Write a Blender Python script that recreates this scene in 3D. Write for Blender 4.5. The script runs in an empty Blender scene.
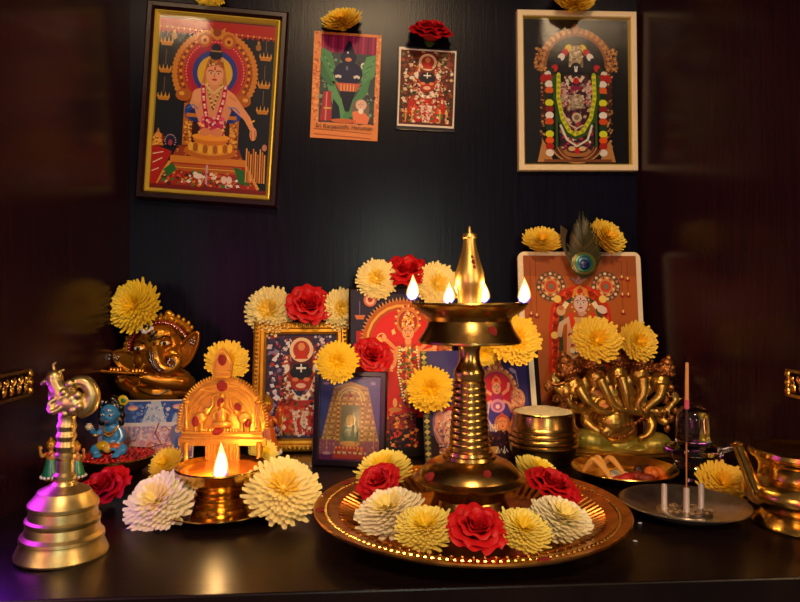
import bpy, bmesh, math, random
from mathutils import Vector, Matrix, Euler
PI = math.pi
R = math.radians
sc = bpy.context.scene
COL = sc.collection
random.seed(11)

# ------------------------------------------------------------------ camera, world, light, exposure
TH = R(3.9); H = 0.22; FPX = 650.0; D = 1.06
cd = bpy.data.cameras.new('camera'); cam = bpy.data.objects.new('camera', cd); COL.objects.link(cam)
cd.sensor_width = 36; cd.lens = 36 * FPX / 800; cd.clip_start = 0.01
cam.location = (0, 0, H); cam.rotation_euler = (PI/2, 0, -TH)
cd.dof.use_dof = True; cd.dof.focus_distance = 0.86; cd.dof.aperture_fstop = 16.0
sc.camera = cam

def rgb(h):
    if isinstance(h, str):
        h = h.lstrip('#'); c = [int(h[i:i+2], 16)/255 for i in (0, 2, 4)]
    else: c = list(h)
    return tuple((x/12.92 if x <= .04045 else ((x+.055)/1.055)**2.4) for x in c)

w = bpy.data.worlds.new('world'); sc.world = w; w.use_nodes = True
bg = w.node_tree.nodes['Background']; bg.inputs[0].default_value = (.50, .36, .30, 1); bg.inputs[1].default_value = .16

def area(name, loc, tgt, size, power, col, sy=None):
    l = bpy.data.lights.new(name, 'AREA'); l.energy = power; l.color = col; l.size = size
    if sy: l.shape = 'RECTANGLE'; l.size_y = sy
    o = bpy.data.objects.new(name, l); COL.objects.link(o); o.location = loc
    o.rotation_euler = (Vector(tgt)-Vector(loc)).to_track_quat('-Z', 'Y').to_euler()
    return o
def spot(name, loc, tgt, power, col, ang, blend=1, size=.03):
    l = bpy.data.lights.new(name, 'SPOT'); l.energy = power; l.color = col; l.spot_size = R(ang); l.spot_blend = blend; l.shadow_soft_size = size
    o = bpy.data.objects.new(name, l); COL.objects.link(o); o.location = loc
    o.rotation_euler = (Vector(tgt)-Vector(loc)).to_track_quat('-Z', 'Y').to_euler()
    return o
area('room_lamp', (.05, -.95, 1.60), (0.1, .80, .05), .45, 26, (1, .68, .38), .3)
area('room_window', (.20, -1.3, .40), (0.1, .9, .1), .16, 6, (.85, .95, .80), .5)
area('brass_fill_right', (1.25, -.55, .62), (0.2, .8, .1), .4, 9.0, (1, .64, .32), .55)  # unseen fill, added so the brass and the pot have something bright to reflect
area('warm_fill_left', (-1.05, -.65, .50), (0.0, .8, .1), .4, 4.0, (1, .68, .38), .5)  # unseen warm fill, added to brighten the small lamp's bowl and saucer
area('purple_led_left', (-.352, .56, .10), (-.24, .52, 0), .16, .36, (.36, .02, 1), .08)
area('purple_led_right', (-.7, -.9, .25), (.47, .75, .30), .5, 2.6, (.8, .04, .40))
sc.view_settings.view_transform = 'Standard'; sc.view_settings.look = 'None'
sc.view_settings.exposure = 0.0; sc.view_settings.gamma = 1; sc.view_settings.use_curve_mapping = False

# ------------------------------------------------------------------ pixel -> place
def c2w(x, y, z):
    c, s = math.cos(TH), math.sin(TH)
    return Vector((x*c + y*s, -x*s + y*c, z))
def W(px, py, Y): return c2w((px-400)/FPX*Y, Y, H-(py-301)/FPX*Y)
def F(px, py):
    Y = H*FPX/(py-301); return c2w((px-400)/FPX*Y, Y, 0)
def WL(px, py, d=0):
    t = c2w((px-400)/FPX, 1, -(py-301)/FPX); k = (D-d)/t.y
    return Vector((t.x*k, t.y*k, H+t.z*k))
def depth(v): return v.x*math.sin(TH)+v.y*math.cos(TH)

# ------------------------------------------------------------------ mesh helper
class MB:
    def __init__(s): s.v = []; s.f = []; s.m = []; s.c = []; s.M = Matrix()
    def add(s, vs, fs, m=0, c=None):
        n = len(s.v)
        for i, v in enumerate(vs):
            s.v.append(s.M @ Vector(v))
            s.c.append((c[i] if isinstance(c, list) else c) or (1, 1, 1))
        for f in fs: s.f.append([a+n for a in f]); s.m.append(m)
    def box(s, c, d, m=0, rot=None, col=None):
        X, Y, Z = [a/2 for a in d]; q = rot.to_matrix() if rot else Matrix.Identity(3)
        vs = [Vector(c)+q @ Vector((x, y, z)) for x in (-X, X) for y in (-Y, Y) for z in (-Z, Z)]
        s.add(vs, [(0,1,3,2),(4,6,7,5),(0,4,5,1),(2,3,7,6),(0,2,6,4),(1,5,7,3)], m, col)
    def ell(s, c, r, rot=None, seg=18, rings=12, m=0, col=None):
        if not hasattr(r, '__len__'): r = (r, r, r)
        q = rot.to_matrix() if rot else Matrix.Identity(3); c = Vector(c)
        vs = [c+q @ Vector((0, 0, r[2]))]
        for i in range(1, rings):
            t = PI*i/rings
            for j in range(seg):
                a = 2*PI*j/seg
                vs.append(c+q @ Vector((r[0]*math.sin(t)*math.cos(a), r[1]*math.sin(t)*math.sin(a), r[2]*math.cos(t))))
        vs.append(c+q @ Vector((0, 0, -r[2]))); fs = []
        for j in range(seg): fs.append((0, 1+j, 1+(j+1) % seg))
        for i in range(rings-2):
            for j in range(seg):
                a = 1+i*seg+j; b = 1+i*seg+(j+1) % seg; fs.append((a, a+seg, b+seg, b))
        L = len(vs)-1; o = 1+(rings-2)*seg
        for j in range(seg): fs.append((L, o+(j+1) % seg, o+j))
        s.add(vs, fs, m, col)
    def tube(s, pts, rad, seg=10, m=0, sub=4, col=None, closed=False):
        P = [Vector(p) for p in pts]; n = len(P)
        Rr = list(rad) if hasattr(rad, '__len__') else [rad]*n
        if sub > 1 and n > 2:
            Q = []; RR = []
            rng = n if closed else n-1
            for i in range(rng):
                g = (lambda k: P[k % n]) if closed else (lambda k: P[max(0, min(n-1, k))])
                p0, p1, p2, p3 = g(i-1), g(i), g(i+1), g(i+2)
                for k in range(sub):
                    t = k/sub
                    Q.append(.5*((2*p1)+(p2-p0)*t+(2*p0-5*p1+4*p2-p3)*t*t+(3*p1-p0-3*p2+p3)*t**3))
                    RR.append(Rr[i]*(1-t)+Rr[(i+1) % n]*t)
            if not closed: Q.append(P[-1]); RR.append(Rr[-1])
            P, Rr = Q, RR; n = len(P)
        vs = []; fs = []; up = None
        for i in range(n):
            if closed: t = (P[(i+1) % n]-P[i-1]).normalized()
            else: t = (P[min(i+1, n-1)]-P[max(i-1, 0)]).normalized()
            if up is None:
                up = Vector((0, 0, 1)) if abs(t.z) < .9 else Vector((0, 1, 0))
            a = t.cross(up).normalized(); b = a.cross(t).normalized(); up = b
            for j in range(seg):
                q = 2*PI*j/seg; vs.append(P[i]+(a*math.cos(q)+b*math.sin(q))*Rr[i])
        for i in range(n if closed else n-1):
            i2 = (i+1) % n
            for j in range(seg):
                j2 = (j+1) % seg; fs.append((i*seg+j, i*seg+j2, i2*seg+j2, i2*seg+j))
        if not closed:
            t0 = (P[0]-P[1]).normalized(); t1 = (P[-1]-P[-2]).normalized()
            vs.append(P[0]+t0*Rr[0]*.6); vs.append(P[-1]+t1*Rr[-1]*.6); A = len(vs)-2; B = A+1
            for j in range(seg):
                j2 = (j+1) % seg; fs.append((A, j2, j)); fs.append((B, (n-1)*seg+j, (n-1)*seg+j2))
        s.add(vs, fs, m, col)
    def lathe(s, prof, seg=64, c=(0, 0, 0), m=0, col=None):
        cx, cy, cz = c; vs = []; rows = []; fs = []
        for r, z in prof:
            if r < 1e-7: rows.append([len(vs)]); vs.append((cx, cy, cz+z))
            else:
                rows.append(list(range(len(vs), len(vs)+seg)))
                for j in range(seg):
                    a = 2*PI*j/seg; vs.append((cx+r*math.cos(a), cy+r*math.sin(a), cz+z))
        for a, b in zip(rows, rows[1:]):
            for j in range(seg):
                k = (j+1) % seg
                if len(a) == 1 and len(b) == 1: break
                if len(a) == 1: fs.append((a[0], b[j], b[k]))
                elif len(b) == 1: fs.append((a[j], b[0], a[k]))
                else: fs.append((a[j], b[j], b[k], a[k]))
        s.add(vs, fs, m, col)
    def prism(s, pts, y0, y1, m=0, col=None):        # outline in the xz plane, thickness along y
        n = len(pts); vs = [(p[0], y0, p[1]) for p in pts]+[(p[0], y1, p[1]) for p in pts]
        fs = [list(range(n)), list(range(2*n-1, n-1, -1))]+[(i, i+n, (i+1) % n+n, (i+1) % n) for i in range(n)]
        s.add(vs, fs, m, col)
    def build(s, name, mats, parent=None, ang=35, fix=True):
        me = bpy.data.meshes.new(name); me.from_pydata([tuple(v) for v in s.v], [], s.f)
        mats = mats if isinstance(mats, (list, tuple)) else [mats]
        for mt in mats: me.materials.append(mt)
        me.polygons.foreach_set('material_index', s.m)
        ca = me.color_attributes.new('Col', 'FLOAT_COLOR', 'POINT')
        ca.data.foreach_set('color', [x for c in s.c for x in (c[0], c[1], c[2], 1)])
        if fix:
            b = bmesh.new(); b.from_mesh(me); bmesh.ops.recalc_face_normals(b, faces=b.faces); b.to_mesh(me); b.free()
        if ang:
            me.polygons.foreach_set('use_smooth', [True]*len(me.polygons)); me.set_sharp_from_angle(angle=R(ang))
        me.update()
        o = bpy.data.objects.new(name, me); COL.objects.link(o)
        if parent: o.parent = parent
        return o
def remesh(o, vox, it=4):
    m = o.modifiers.new('remesh', 'REMESH'); m.mode = 'VOXEL'; m.voxel_size = vox; m.use_smooth_shade = True
    if it: k = o.modifiers.new('smooth', 'SMOOTH'); k.factor = .5; k.iterations = it
    return o
def thing(name, label, cat, loc, rz=None, group=None):
    o = bpy.data.objects.new(name, None); COL.objects.link(o); o.empty_display_size = .01
    o.location = loc; o.rotation_euler = (0, 0, -TH if rz is None else rz)
    o['label'] = label; o['category'] = cat
    if group: o['group'] = group
    return o
def struct(o): o['kind'] = 'structure'; return o
def dup(root, loc, rot, scale, label, group):
    r = root.copy(); COL.objects.link(r); r.location = loc; r.rotation_euler = rot; r.scale = (scale,)*3
    r['label'] = label
    if group: r['group'] = group
    for ch in list(root.children):
        c = ch.copy(); COL.objects.link(c); c.parent = r
        for g in list(ch.children):
            d = g.copy(); COL.objects.link(d); d.parent = c
    return r

# ------------------------------------------------------------------ materials
def mat(name, col=(.8, .8, .8), rough=.5, metal=0, attr=False, coat=0, noise=None, bump=None, emit=None, spec=.5, trans=0, sss=0, ior=1.5, aniso=0):
    m = bpy.data.materials.new(name); m.use_nodes = True; nt = m.node_tree; n = nt.nodes; l = nt.links
    b = n['Principled BSDF']; I = b.inputs
    I['Base Color'].default_value = (*col, 1); I['Roughness'].default_value = rough; I['Metallic'].default_value = metal
    I['Coat Weight'].default_value = coat; I['Coat Roughness'].default_value = .08; I['Specular IOR Level'].default_value = spec
    I['Transmission Weight'].default_value = trans; I['IOR'].default_value = ior
    if sss: I['Subsurface Weight'].default_value = sss; I['Subsurface Radius'].default_value = (.01, .006, .003); I['Subsurface Scale'].default_value = 1
    src = None
    if attr:
        a = n.new('ShaderNodeVertexColor'); a.layer_name = 'Col'; src = a.outputs['Color']; l.new(src, I['Base Color'])
    tc = n.new('ShaderNodeTexCoord')
    if noise:                                   # (scale, second colour, amount, stretch)
        sca, c2, amt = noise[:3]; t = n.new('ShaderNodeTexNoise'); t.inputs['Scale'].default_value = sca; t.inputs['Detail'].default_value = 4
        mp = n.new('ShaderNodeMapping'); mp.inputs['Scale'].default_value = noise[3] if len(noise) > 3 else (1, 1, 1)
        l.new(tc.outputs['Object'], mp.inputs[0]); l.new(mp.outputs[0], t.inputs[0])
        rp = n.new('ShaderNodeValToRGB'); rp.color_ramp.elements[0].position = .38; rp.color_ramp.elements[1].position = .68
        l.new(t.outputs[0], rp.inputs[0])
        ml = n.new('ShaderNodeMath'); ml.operation = 'MULTIPLY'; ml.inputs[1].default_value = amt; l.new(rp.outputs[0], ml.inputs[0])
        mx = n.new('ShaderNodeMix'); mx.data_type = 'RGBA'; l.new(ml.outputs[0], mx.inputs['Factor'])
        if src: l.new(src, mx.inputs['A'])
        else: mx.inputs['A'].default_value = (*col, 1)
        mx.inputs['B'].default_value = (*c2, 1); l.new(mx.outputs['Result'], I['Base Color'])
    if bump:                                    # (scale, strength, distance, stretch)
        t = n.new('ShaderNodeTexNoise'); t.inputs['Scale'].default_value = bump[0]; t.inputs['Detail'].default_value = 3
        mp = n.new('ShaderNodeMapping'); mp.inputs['Scale'].default_value = bump[3] if len(bump) > 3 else (1, 1, 1)
        l.new(tc.outputs['Object'], mp.inputs[0]); l.new(mp.outputs[0], t.inputs[0])
        bp = n.new('ShaderNodeBump'); bp.inputs['Strength'].default_value = bump[1]; bp.inputs['Distance'].default_value = bump[2]
        l.new(t.outputs[0], bp.inputs['Height']); l.new(bp.outputs[0], I['Normal'])
    if emit: I['Emission Color'].default_value = (*emit[0], 1); I['Emission Strength'].default_value = emit[1]
    return m
def wood(name, c1, c2, rough, stretch, coat=.3, bumpd=.0006, spec=.10):
    m = bpy.data.materials.new(name); m.use_nodes = True; nt = m.node_tree; n = nt.nodes; l = nt.links
    b = n['Principled BSDF']; I = b.inputs; I['Roughness'].default_value = rough; I['Coat Weight'].default_value = coat; I['Coat Roughness'].default_value = rough*.7
    I['Specular IOR Level'].default_value = spec
    tc = n.new('ShaderNodeTexCoord'); mp = n.new('ShaderNodeMapping'); mp.inputs['Scale'].default_value = stretch; l.new(tc.outputs['Object'], mp.inputs[0])
    t = n.new('ShaderNodeTexNoise'); t.inputs['Scale'].default_value = 9; t.inputs['Detail'].default_value = 6; t.inputs['Distortion'].default_value = .6; l.new(mp.outputs[0], t.inputs[0])
    rp = n.new('ShaderNodeValToRGB'); rp.color_ramp.elements[0].position = .35; rp.color_ramp.elements[1].position = .7
    rp.color_ramp.elements[0].color = (*c1, 1); rp.color_ramp.elements[1].color = (*c2, 1); l.new(t.outputs[0], rp.inputs[0]); l.new(rp.outputs[0], I['Base Color'])
    t2 = n.new('ShaderNodeTexNoise'); t2.inputs['Scale'].default_value = 420; l.new(tc.outputs['Object'], t2.inputs[0])
    ad = n.new('ShaderNodeMath'); l.new(t.outputs[0], ad.inputs[0]); l.new(t2.outputs[0], ad.inputs[1])
    bp = n.new('ShaderNodeBump'); bp.inputs['Strength'].default_value = .16; bp.inputs['Distance'].default_value = bumpd
    l.new(ad.outputs[0], bp.inputs['Height']); l.new(bp.outputs[0], I['Normal']); l.new(bp.outputs[0], I['Coat Normal'])
    return m
M = {}
M['wall'] = wood('dark_laminate_wall', rgb('#0b0a16'), rgb('#121022'), .26, (30, 1, 1.3), .05)
M['side'] = wood('dark_laminate_side', rgb('#200c18'), rgb('#2c121e'), .22, (1, 30, 1.3), .04, spec=.09)  # maroon laminate, with the purple glow on the walls mixed into its colour
M['shelf'] = wood('dark_laminate_shelf', rgb('#0d0709'), rgb('#1a0e0c'), .36, (1.3, 24, 1), .3)
M['front'] = wood('dark_laminate_front', rgb('#26305a'), rgb('#34406e'), .5, (1.3, 24, 24), .0)
BR = rgb('#c99a45')
M['brass'] = mat('polished_brass', rgb('#ecc064'), .2, 1, noise=(90, rgb('#8d5f25'), .55), bump=(240, .2, .0003))
M['brass_satin'] = mat('satin_brass', rgb('#c9a057'), .25, 1, noise=(60, rgb('#7a5a30'), .6), bump=(300, .25, .0002, (1, 1, 8)))
M['brass_pale'] = mat('pale_old_brass', rgb('#d2bb80'), .38, 1, noise=(70, rgb('#8f7440'), .6), bump=(200, .25, .0003))
M['tray'] = mat('copper_brass_tray', rgb('#d69a4c'), .28, 1, noise=(80, rgb('#84481f'), .65), bump=(160, .2, .0004))
M['gold'] = mat('gold_paint', rgb('#e0a02e'), .34, .75, noise=(70, rgb('#b06a14'), .5), bump=(220, .25, .0004))
M['statue'] = mat('bronze_gold_resin', rgb('#cfa24c'), .3, .85, noise=(60, rgb('#7a4c1c'), .6), bump=(320, .4, .0006))
M['statue_red'] = mat('reddish_gold_filigree', rgb('#c07a3c'), .36, .8, noise=(300, rgb('#4a130b'), .9), bump=(420, .9, .0015))
M['olive'] = mat('olive_gold_drapery', rgb('#a8983c'), .4, .5, noise=(50, rgb('#7a6a24'), .6), bump=(200, .3, .0005))
M['gan'] = mat('copper_gold_lacquer', rgb('#c98524'), .3, .8, noise=(28, rgb('#9a4a12'), .6), bump=(150, .2, .0004))
M['lamp_gold'] = mat('yellow_gold_plaque', rgb('#dba23a'), .36, .7, noise=(120, rgb('#b5741c'), .4), bump=(300, .2, .0003))
M['steel'] = mat('stainless_steel', rgb('#d0c8c0'), .33, 1, noise=(60, rgb('#6a625c'), .5))
M['filigree'] = mat('gold_frame_carving', rgb('#c08a34'), .36, .85, noise=(260, rgb('#5f3a10'), .85), bump=(380, .9, .0015))
M['maroon'] = mat('dark_maroon_lacquer', rgb('#220a10'), .3, 0, coat=.1, spec=.3)
M['gilt'] = mat('gilt_lip', rgb('#ecc94e'), .4, .6)
M['black'] = mat('black_frame', rgb('#120d12'), .3, 0, coat=.3)
M['paper'] = mat('printed_paper', attr=True, rough=.42, coat=0, spec=.16)
M['matte'] = mat('painted_surface', attr=True, rough=.5)
M['paint'] = mat('glossy_paint', attr=True, rough=.3, coat=.4)
M['petal'] = mat('flower_petal', attr=True, rough=.55, sss=.12, spec=.25)
M['rosepetal'] = mat('rose_petal', attr=True, rough=.5, sss=.05, spec=.3)
M['kumkum'] = mat('vermilion_powder', rgb('#7c120c'), .9, 0, bump=(900, .6, .0006))
M['white_frame'] = mat('cream_frame', rgb('#e6cfa8'), .45, 0)
M['oil'] = mat('lamp_oil', rgb('#d8701c'), .08, 0, coat=.6)
M['wick'] = mat('charred_wick', rgb('#3a2418'), .9)
M['glass_solid'] = mat('crystal_glass', (.97, .98, 1), .02, 0, trans=1, ior=1.5)
M['ash'] = mat('incense_ash', rgb('#8a6e52'), .95, bump=(500, .9, .002))
M['rice'] = mat('rice_grain_white', rgb('#ecdcb0'), .75, bump=(600, 1, .003))
M['gem'] = mat('silver_sequin', rgb('#e8e4e0'), .15, 1)
M['laminate'] = mat('clear_laminate', rgb('#2a2a30'), .2, 0, coat=.5)
def pane_mat(name='window_pane', rough=.05, fac=1):
    m = bpy.data.materials.new(name); m.use_nodes = True; nt = m.node_tree; n = nt.nodes; l = nt.links; n.clear()
    o = n.new('ShaderNodeOutputMaterial'); t = n.new('ShaderNodeBsdfTransparent'); g = n.new('ShaderNodeBsdfGlossy'); g.inputs['Roughness'].default_value = rough
    f = n.new('ShaderNodeFresnel'); f.inputs[0].default_value = 1.5; x = n.new('ShaderNodeMixShader')
    l.new(f.outputs[0], x.inputs[0]); l.new(t.outputs[0], x.inputs[1]); l.new(g.outputs[0], x.inputs[2]); l.new(x.outputs[0], o.inputs[0]); return m
M['pane'] = pane_mat('picture_glass', .08); M['pane_soft'] = pane_mat('worn_picture_glass', .2)
def flame_mat():
    m = bpy.data.materials.new('flame'); m.use_nodes = True; nt = m.node_tree; n = nt.nodes; l = nt.links; n.clear()
    o = n.new('ShaderNodeOutputMaterial'); e = n.new('ShaderNodeEmission'); a = n.new('ShaderNodeVertexColor'); a.layer_name = 'Col'
    l.new(a.outputs[0], e.inputs[0]); e.inputs[1].default_value = 6; l.new(e.outputs[0], o.inputs[0]); return m
M['flame'] = flame_mat()
def halo_mat():
    m = bpy.data.materials.new('flame_mantle'); m.use_nodes = True; nt = m.node_tree; n = nt.nodes; l = nt.links; n.clear()
    o = n.new('ShaderNodeOutputMaterial'); e = n.new('ShaderNodeEmission'); t = n.new('ShaderNodeBsdfTransparent'); x = n.new('ShaderNodeMixShader')
    a = n.new('ShaderNodeVertexColor'); a.layer_name = 'Col'; l.new(a.outputs[0], e.inputs[0]); e.inputs[1].default_value = 2.5
    lw = n.new('ShaderNodeLayerWeight'); lw.inputs[0].default_value = .35; r = n.new('ShaderNodeMath'); r.operation = 'MULTIPLY'; r.inputs[1].default_value = -.75
    ad = n.new('ShaderNodeMath'); ad.operation = 'ADD'; ad.inputs[1].default_value = .75
    l.new(lw.outputs['Facing'], r.inputs[0]); l.new(r.outputs[0], ad.inputs[0]); l.new(ad.outputs[0], x.inputs[0])
    l.new(t.outputs[0], x.inputs[1]); l.new(e.outputs[0], x.inputs[2]); l.new(x.outputs[0], o.inputs[0]); return m
M['halo'] = halo_mat()
YEL, CRE, RED, SKIN, GOLDC = rgb('#f0b818'), rgb('#f2dc8a'), rgb('#c4101a'), rgb('#e0a070'), rgb('#d89a3a')

# ------------------------------------------------------------------ the cabinet
LW, RW, FY, TOP = -.358, .470, .495, .98
def slab(name, lo, hi, m, bev=0):
    b = MB(); c = [(a+d)/2 for a, d in zip(lo, hi)]; b.box(c, [d-a for a, d in zip(lo, hi)]); o = b.build(name, m, None, 0)
    if bev: k = o.modifiers.new('bevel', 'BEVEL'); k.width = bev; k.segments = 2
    return struct(o)
slab('floor', (LW-.02, FY, -.03), (RW+.02, D+.02, 0), M['shelf'], .0015)
slab('wall_back', (LW-.02, D, 0), (RW+.02, D+.02, TOP), M['wall'])
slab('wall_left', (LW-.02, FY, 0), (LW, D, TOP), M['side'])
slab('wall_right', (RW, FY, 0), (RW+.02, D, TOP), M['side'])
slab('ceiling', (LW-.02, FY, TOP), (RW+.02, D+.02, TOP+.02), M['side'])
slab('trim_1', (LW-.02, FY-.001, -.16), (RW+.02, FY+.017, -.031), M['front'], .001)

# ------------------------------------------------------------------ printed pictures: paint shapes laid on paper
class Print(MB):
    def __init__(s, rect, w, h, crop=(0, 0, 1)):
        super().__init__(); s.r = rect; s.w = w; s.h = h; s.L = 0; s.crop = crop; s.rnd = random.Random(int(w*1e5)); s.cl = None
    def P(s, x, y, z=None):
        ox, oy, k = s.crop; X = ox+x/k; Y = oy+y/k; x0, y0, x1, y1 = s.r
        u = min(1, max(0, (X-x0)/(x1-x0))); v = min(1, max(0, (y1-Y)/(y1-y0)))
        return ((u-.5)*s.w, -(s.L if z is None else z), v*s.h)
    def poly(s, pts, c, mir=None):
        s.L += 1.2e-5; c = rgb(c) if isinstance(c, str) else c
        s.add([s.P(*p) for p in pts], [list(range(len(pts)))], 0, c)
        if mir is not None: s.add([s.P(2*mir-p[0], p[1]) for p in pts], [list(range(len(pts)))], 0, c)
    def ell(s, x, y, rx, ry, c, rot=0, mir=None, n=22):
        a = R(rot); s.poly([(x+rx*math.cos(t)*math.cos(a)-ry*math.sin(t)*math.sin(a), y+rx*math.cos(t)*math.sin(a)+ry*math.sin(t)*math.cos(a)) for t in (2*PI*i/n for i in range(n))], c, mir)
    def rect(s, x0, y0, x1, y1, c, mir=None): s.poly([(x0, y0), (x1, y0), (x1, y1), (x0, y1)], c, mir)
    def line(s, pts, wd, c, mir=None):
        s.L += 1.2e-5; c = rgb(c) if isinstance(c, str) else c
        for sg in ((1,) if mir is None else (1, -1)):
            pp = [Vector((p[0] if sg == 1 else 2*mir-p[0], p[1])) for p in pts]; vs = []
            for i, p in enumerate(pp):
                t = (pp[min(i+1, len(pp)-1)]-pp[max(0, i-1)]); t = t.normalized() if t.length else Vector((1, 0)); q = Vector((-t.y, t.x))*wd/2
                vs += [s.P(*(p+q)), s.P(*(p-q))]
            s.add(vs, [(2*i, 2*i+1, 2*i+3, 2*i+2) for i in range(len(pp)-1)], 0, c)
    def arc(s, x, y, rx, ry, a0, a1, wd, c, n=24):
        s.line([(x+rx*math.cos(R(a0+(a1-a0)*i/n)), y-ry*math.sin(R(a0+(a1-a0)*i/n))) for i in range(n+1)], wd, c)
    def dots(s, pts, r, cols, n=6):
        s.L += 1.2e-5
        for i, (x, y) in enumerate(pts):
            c = cols[i % len(cols)]; c = rgb(c)
            s.add([s.P(x+r*math.cos(2*PI*k/n), y+r*math.sin(2*PI*k/n)) for k in range(n)], [list(range(n))], 0, c)
    def arcdots(s, x, y, rx, ry, a0, a1, k, r, cols):
        s.dots([(x+rx*math.cos(R(a0+(a1-a0)*i/(k-1))), y-ry*math.sin(R(a0+(a1-a0)*i/(k-1)))) for i in range(k)], r, cols)
    def linedots(s, pts, k, r, cols):
        out = []; L = [0]
        for a, b in zip(pts, pts[1:]): L.append(L[-1]+math.dist(a, b))
        for i in range(k):
            d = L[-1]*i/max(1, k-1)
            for j in range(len(pts)-1):
                if d <= L[j+1]+1e-9:
                    t = (d-L[j])/max(1e-9, L[j+1]-L[j]); out.append((pts[j][0]*(1-t)+pts[j+1][0]*t, pts[j][1]*(1-t)+pts[j+1][1]*t)); break
        s.dots(out, r, cols)
    def speck(s, x0, y0, x1, y1, n, r, cols, ell=False):
        s.L += 1.2e-5
        for i in range(n):
            if ell:
                t = s.rnd.random()*2*PI; q = math.sqrt(s.rnd.random()); x = (x0+x1)/2+(x1-x0)/2*q*math.cos(t); y = (y0+y1)/2+(y1-y0)/2*q*math.sin(t)
            else: x = s.rnd.uniform(x0, x1); y = s.rnd.uniform(y0, y1)
            rr = r*s.rnd.uniform(.5, 1.3); c = rgb(s.rnd.choice(cols)); a = s.rnd.random()*6; L = s.L+.3e-5*s.rnd.random()
            s.add([s.P(x+rr*math.cos(a+k*PI/2)*(1.3 if k % 2 else .8), y+rr*math.sin(a+k*PI/2), L) for k in range(4)], [(0, 1, 2, 3)], 0, c)
    def face(s, x, y, r, skin, crown=None):                      # small devotional face
        s.ell(x, y, r*.8, r, skin)
        for sx in (-1, 1):
            s.ell(x+sx*r*.34, y-r*.1, r*.18, r*.075, '#e8dccb'); s.ell(x+sx*r*.34, y-r*.1, r*.09, r*.08, '#140c0c')
            s.line([(x+sx*r*.12, y-r*.28), (x+sx*r*.36, y-r*.38), (x+sx*r*.6, y-r*.26)], r*.08, '#2a1410')
        s.line([(x, y-r*.1), (x-r*.04, y+r*.22), (x+r*.08, y+r*.26)], r*.07, '#a05a38'); s.ell(x, y+r*.5, r*.24, r*.09, '#a81c1c')
        s.ell(x, y-r*.55, r*.08, r*.16, '#c01414')
    def done(s, name, parent, back=.002):
        x0, y0, x1, y1 = s.r
        o = s.build(name, M['paper'], parent, 0, False); return o
def base_print(s, c):
    s.add([(-s.w/2, .0008, 0), (s.w/2, .0008, 0), (s.w/2, .0008, s.h), (-s.w/2, .0008, s.h)]+[(-s.w/2, 0, 0), (s.w/2, 0, 0), (s.w/2, 0, s.h), (-s.w/2, 0, s.h)],
          [(3,2,1,0),(4,5,6,7),(0,1,5,4),(2,3,7,6),(1,2,6,5),(3,0,4,7)], 0, rgb(c))

def frame_mb(w, h, b, t, prof):
    """picture frame: profile [(inset, height)] swept with mitred corners; outer size w x h, base at z=0, front is -y"""
    m = MB(); vs = []; k = len(prof)
    for cx, cz, sx, sz in ((-w/2, 0, 1, 1), (w/2, 0, -1, 1), (w/2, h, -1, -1), (-w/2, h, 1, -1)):
        for ins, y in prof: vs.append((cx+sx*ins, -y, cz+sz*ins))
    fs = []
    for c in range(4):
        d = (c+1) % 4
        for i in range(k): j = (i+1) % k; fs.append((c*k+i, d*k+i, d*k+j, c*k+j))
    m.add(vs, fs); return m

def wall_pose(tl, tr, br, bl, d):
    a, b, c, e = [WL(*p, d) for p in (tl, tr, br, bl)]
    w = ((b-a).length+(c-e).length)/2; h = ((a-e).length+(b-c).length)/2
    cen = (a+b+c+e)/4; v1 = (b-a).normalized()+(c-e).normalized(); roll = math.atan2(v1.z, v1.x)
    up = Vector((-math.sin(roll), 0, math.cos(roll))); base = cen-up*h/2
    return base, w, h, roll
def wall_thing(name, label, cat, base, roll, group=None):
    o = thing(name, label, cat, base, 0, group); o.rotation_euler = (0, -roll, 0); return o
def lean_thing(name, label, cat, pxc, pyb, pyt, pw, alpha, yaw=0, group=None, roll=0):
    b = F(pxc, pyb); Y0 = depth(b); lo, hi = 0, 1
    for _ in range(50):
        L = (lo+hi)/2; y = 301+(H-L*math.cos(alpha))*FPX/(Y0+L*math.sin(alpha))
        if y > pyt: lo = L
        else: hi = L
    Ym = Y0+L*math.sin(alpha)/2; wd = pw*Ym/FPX
    o = thing(name, label, cat, b, yaw, group); o.rotation_euler = Euler((-alpha, roll, yaw), 'XYZ'); return o, wd, L

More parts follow.
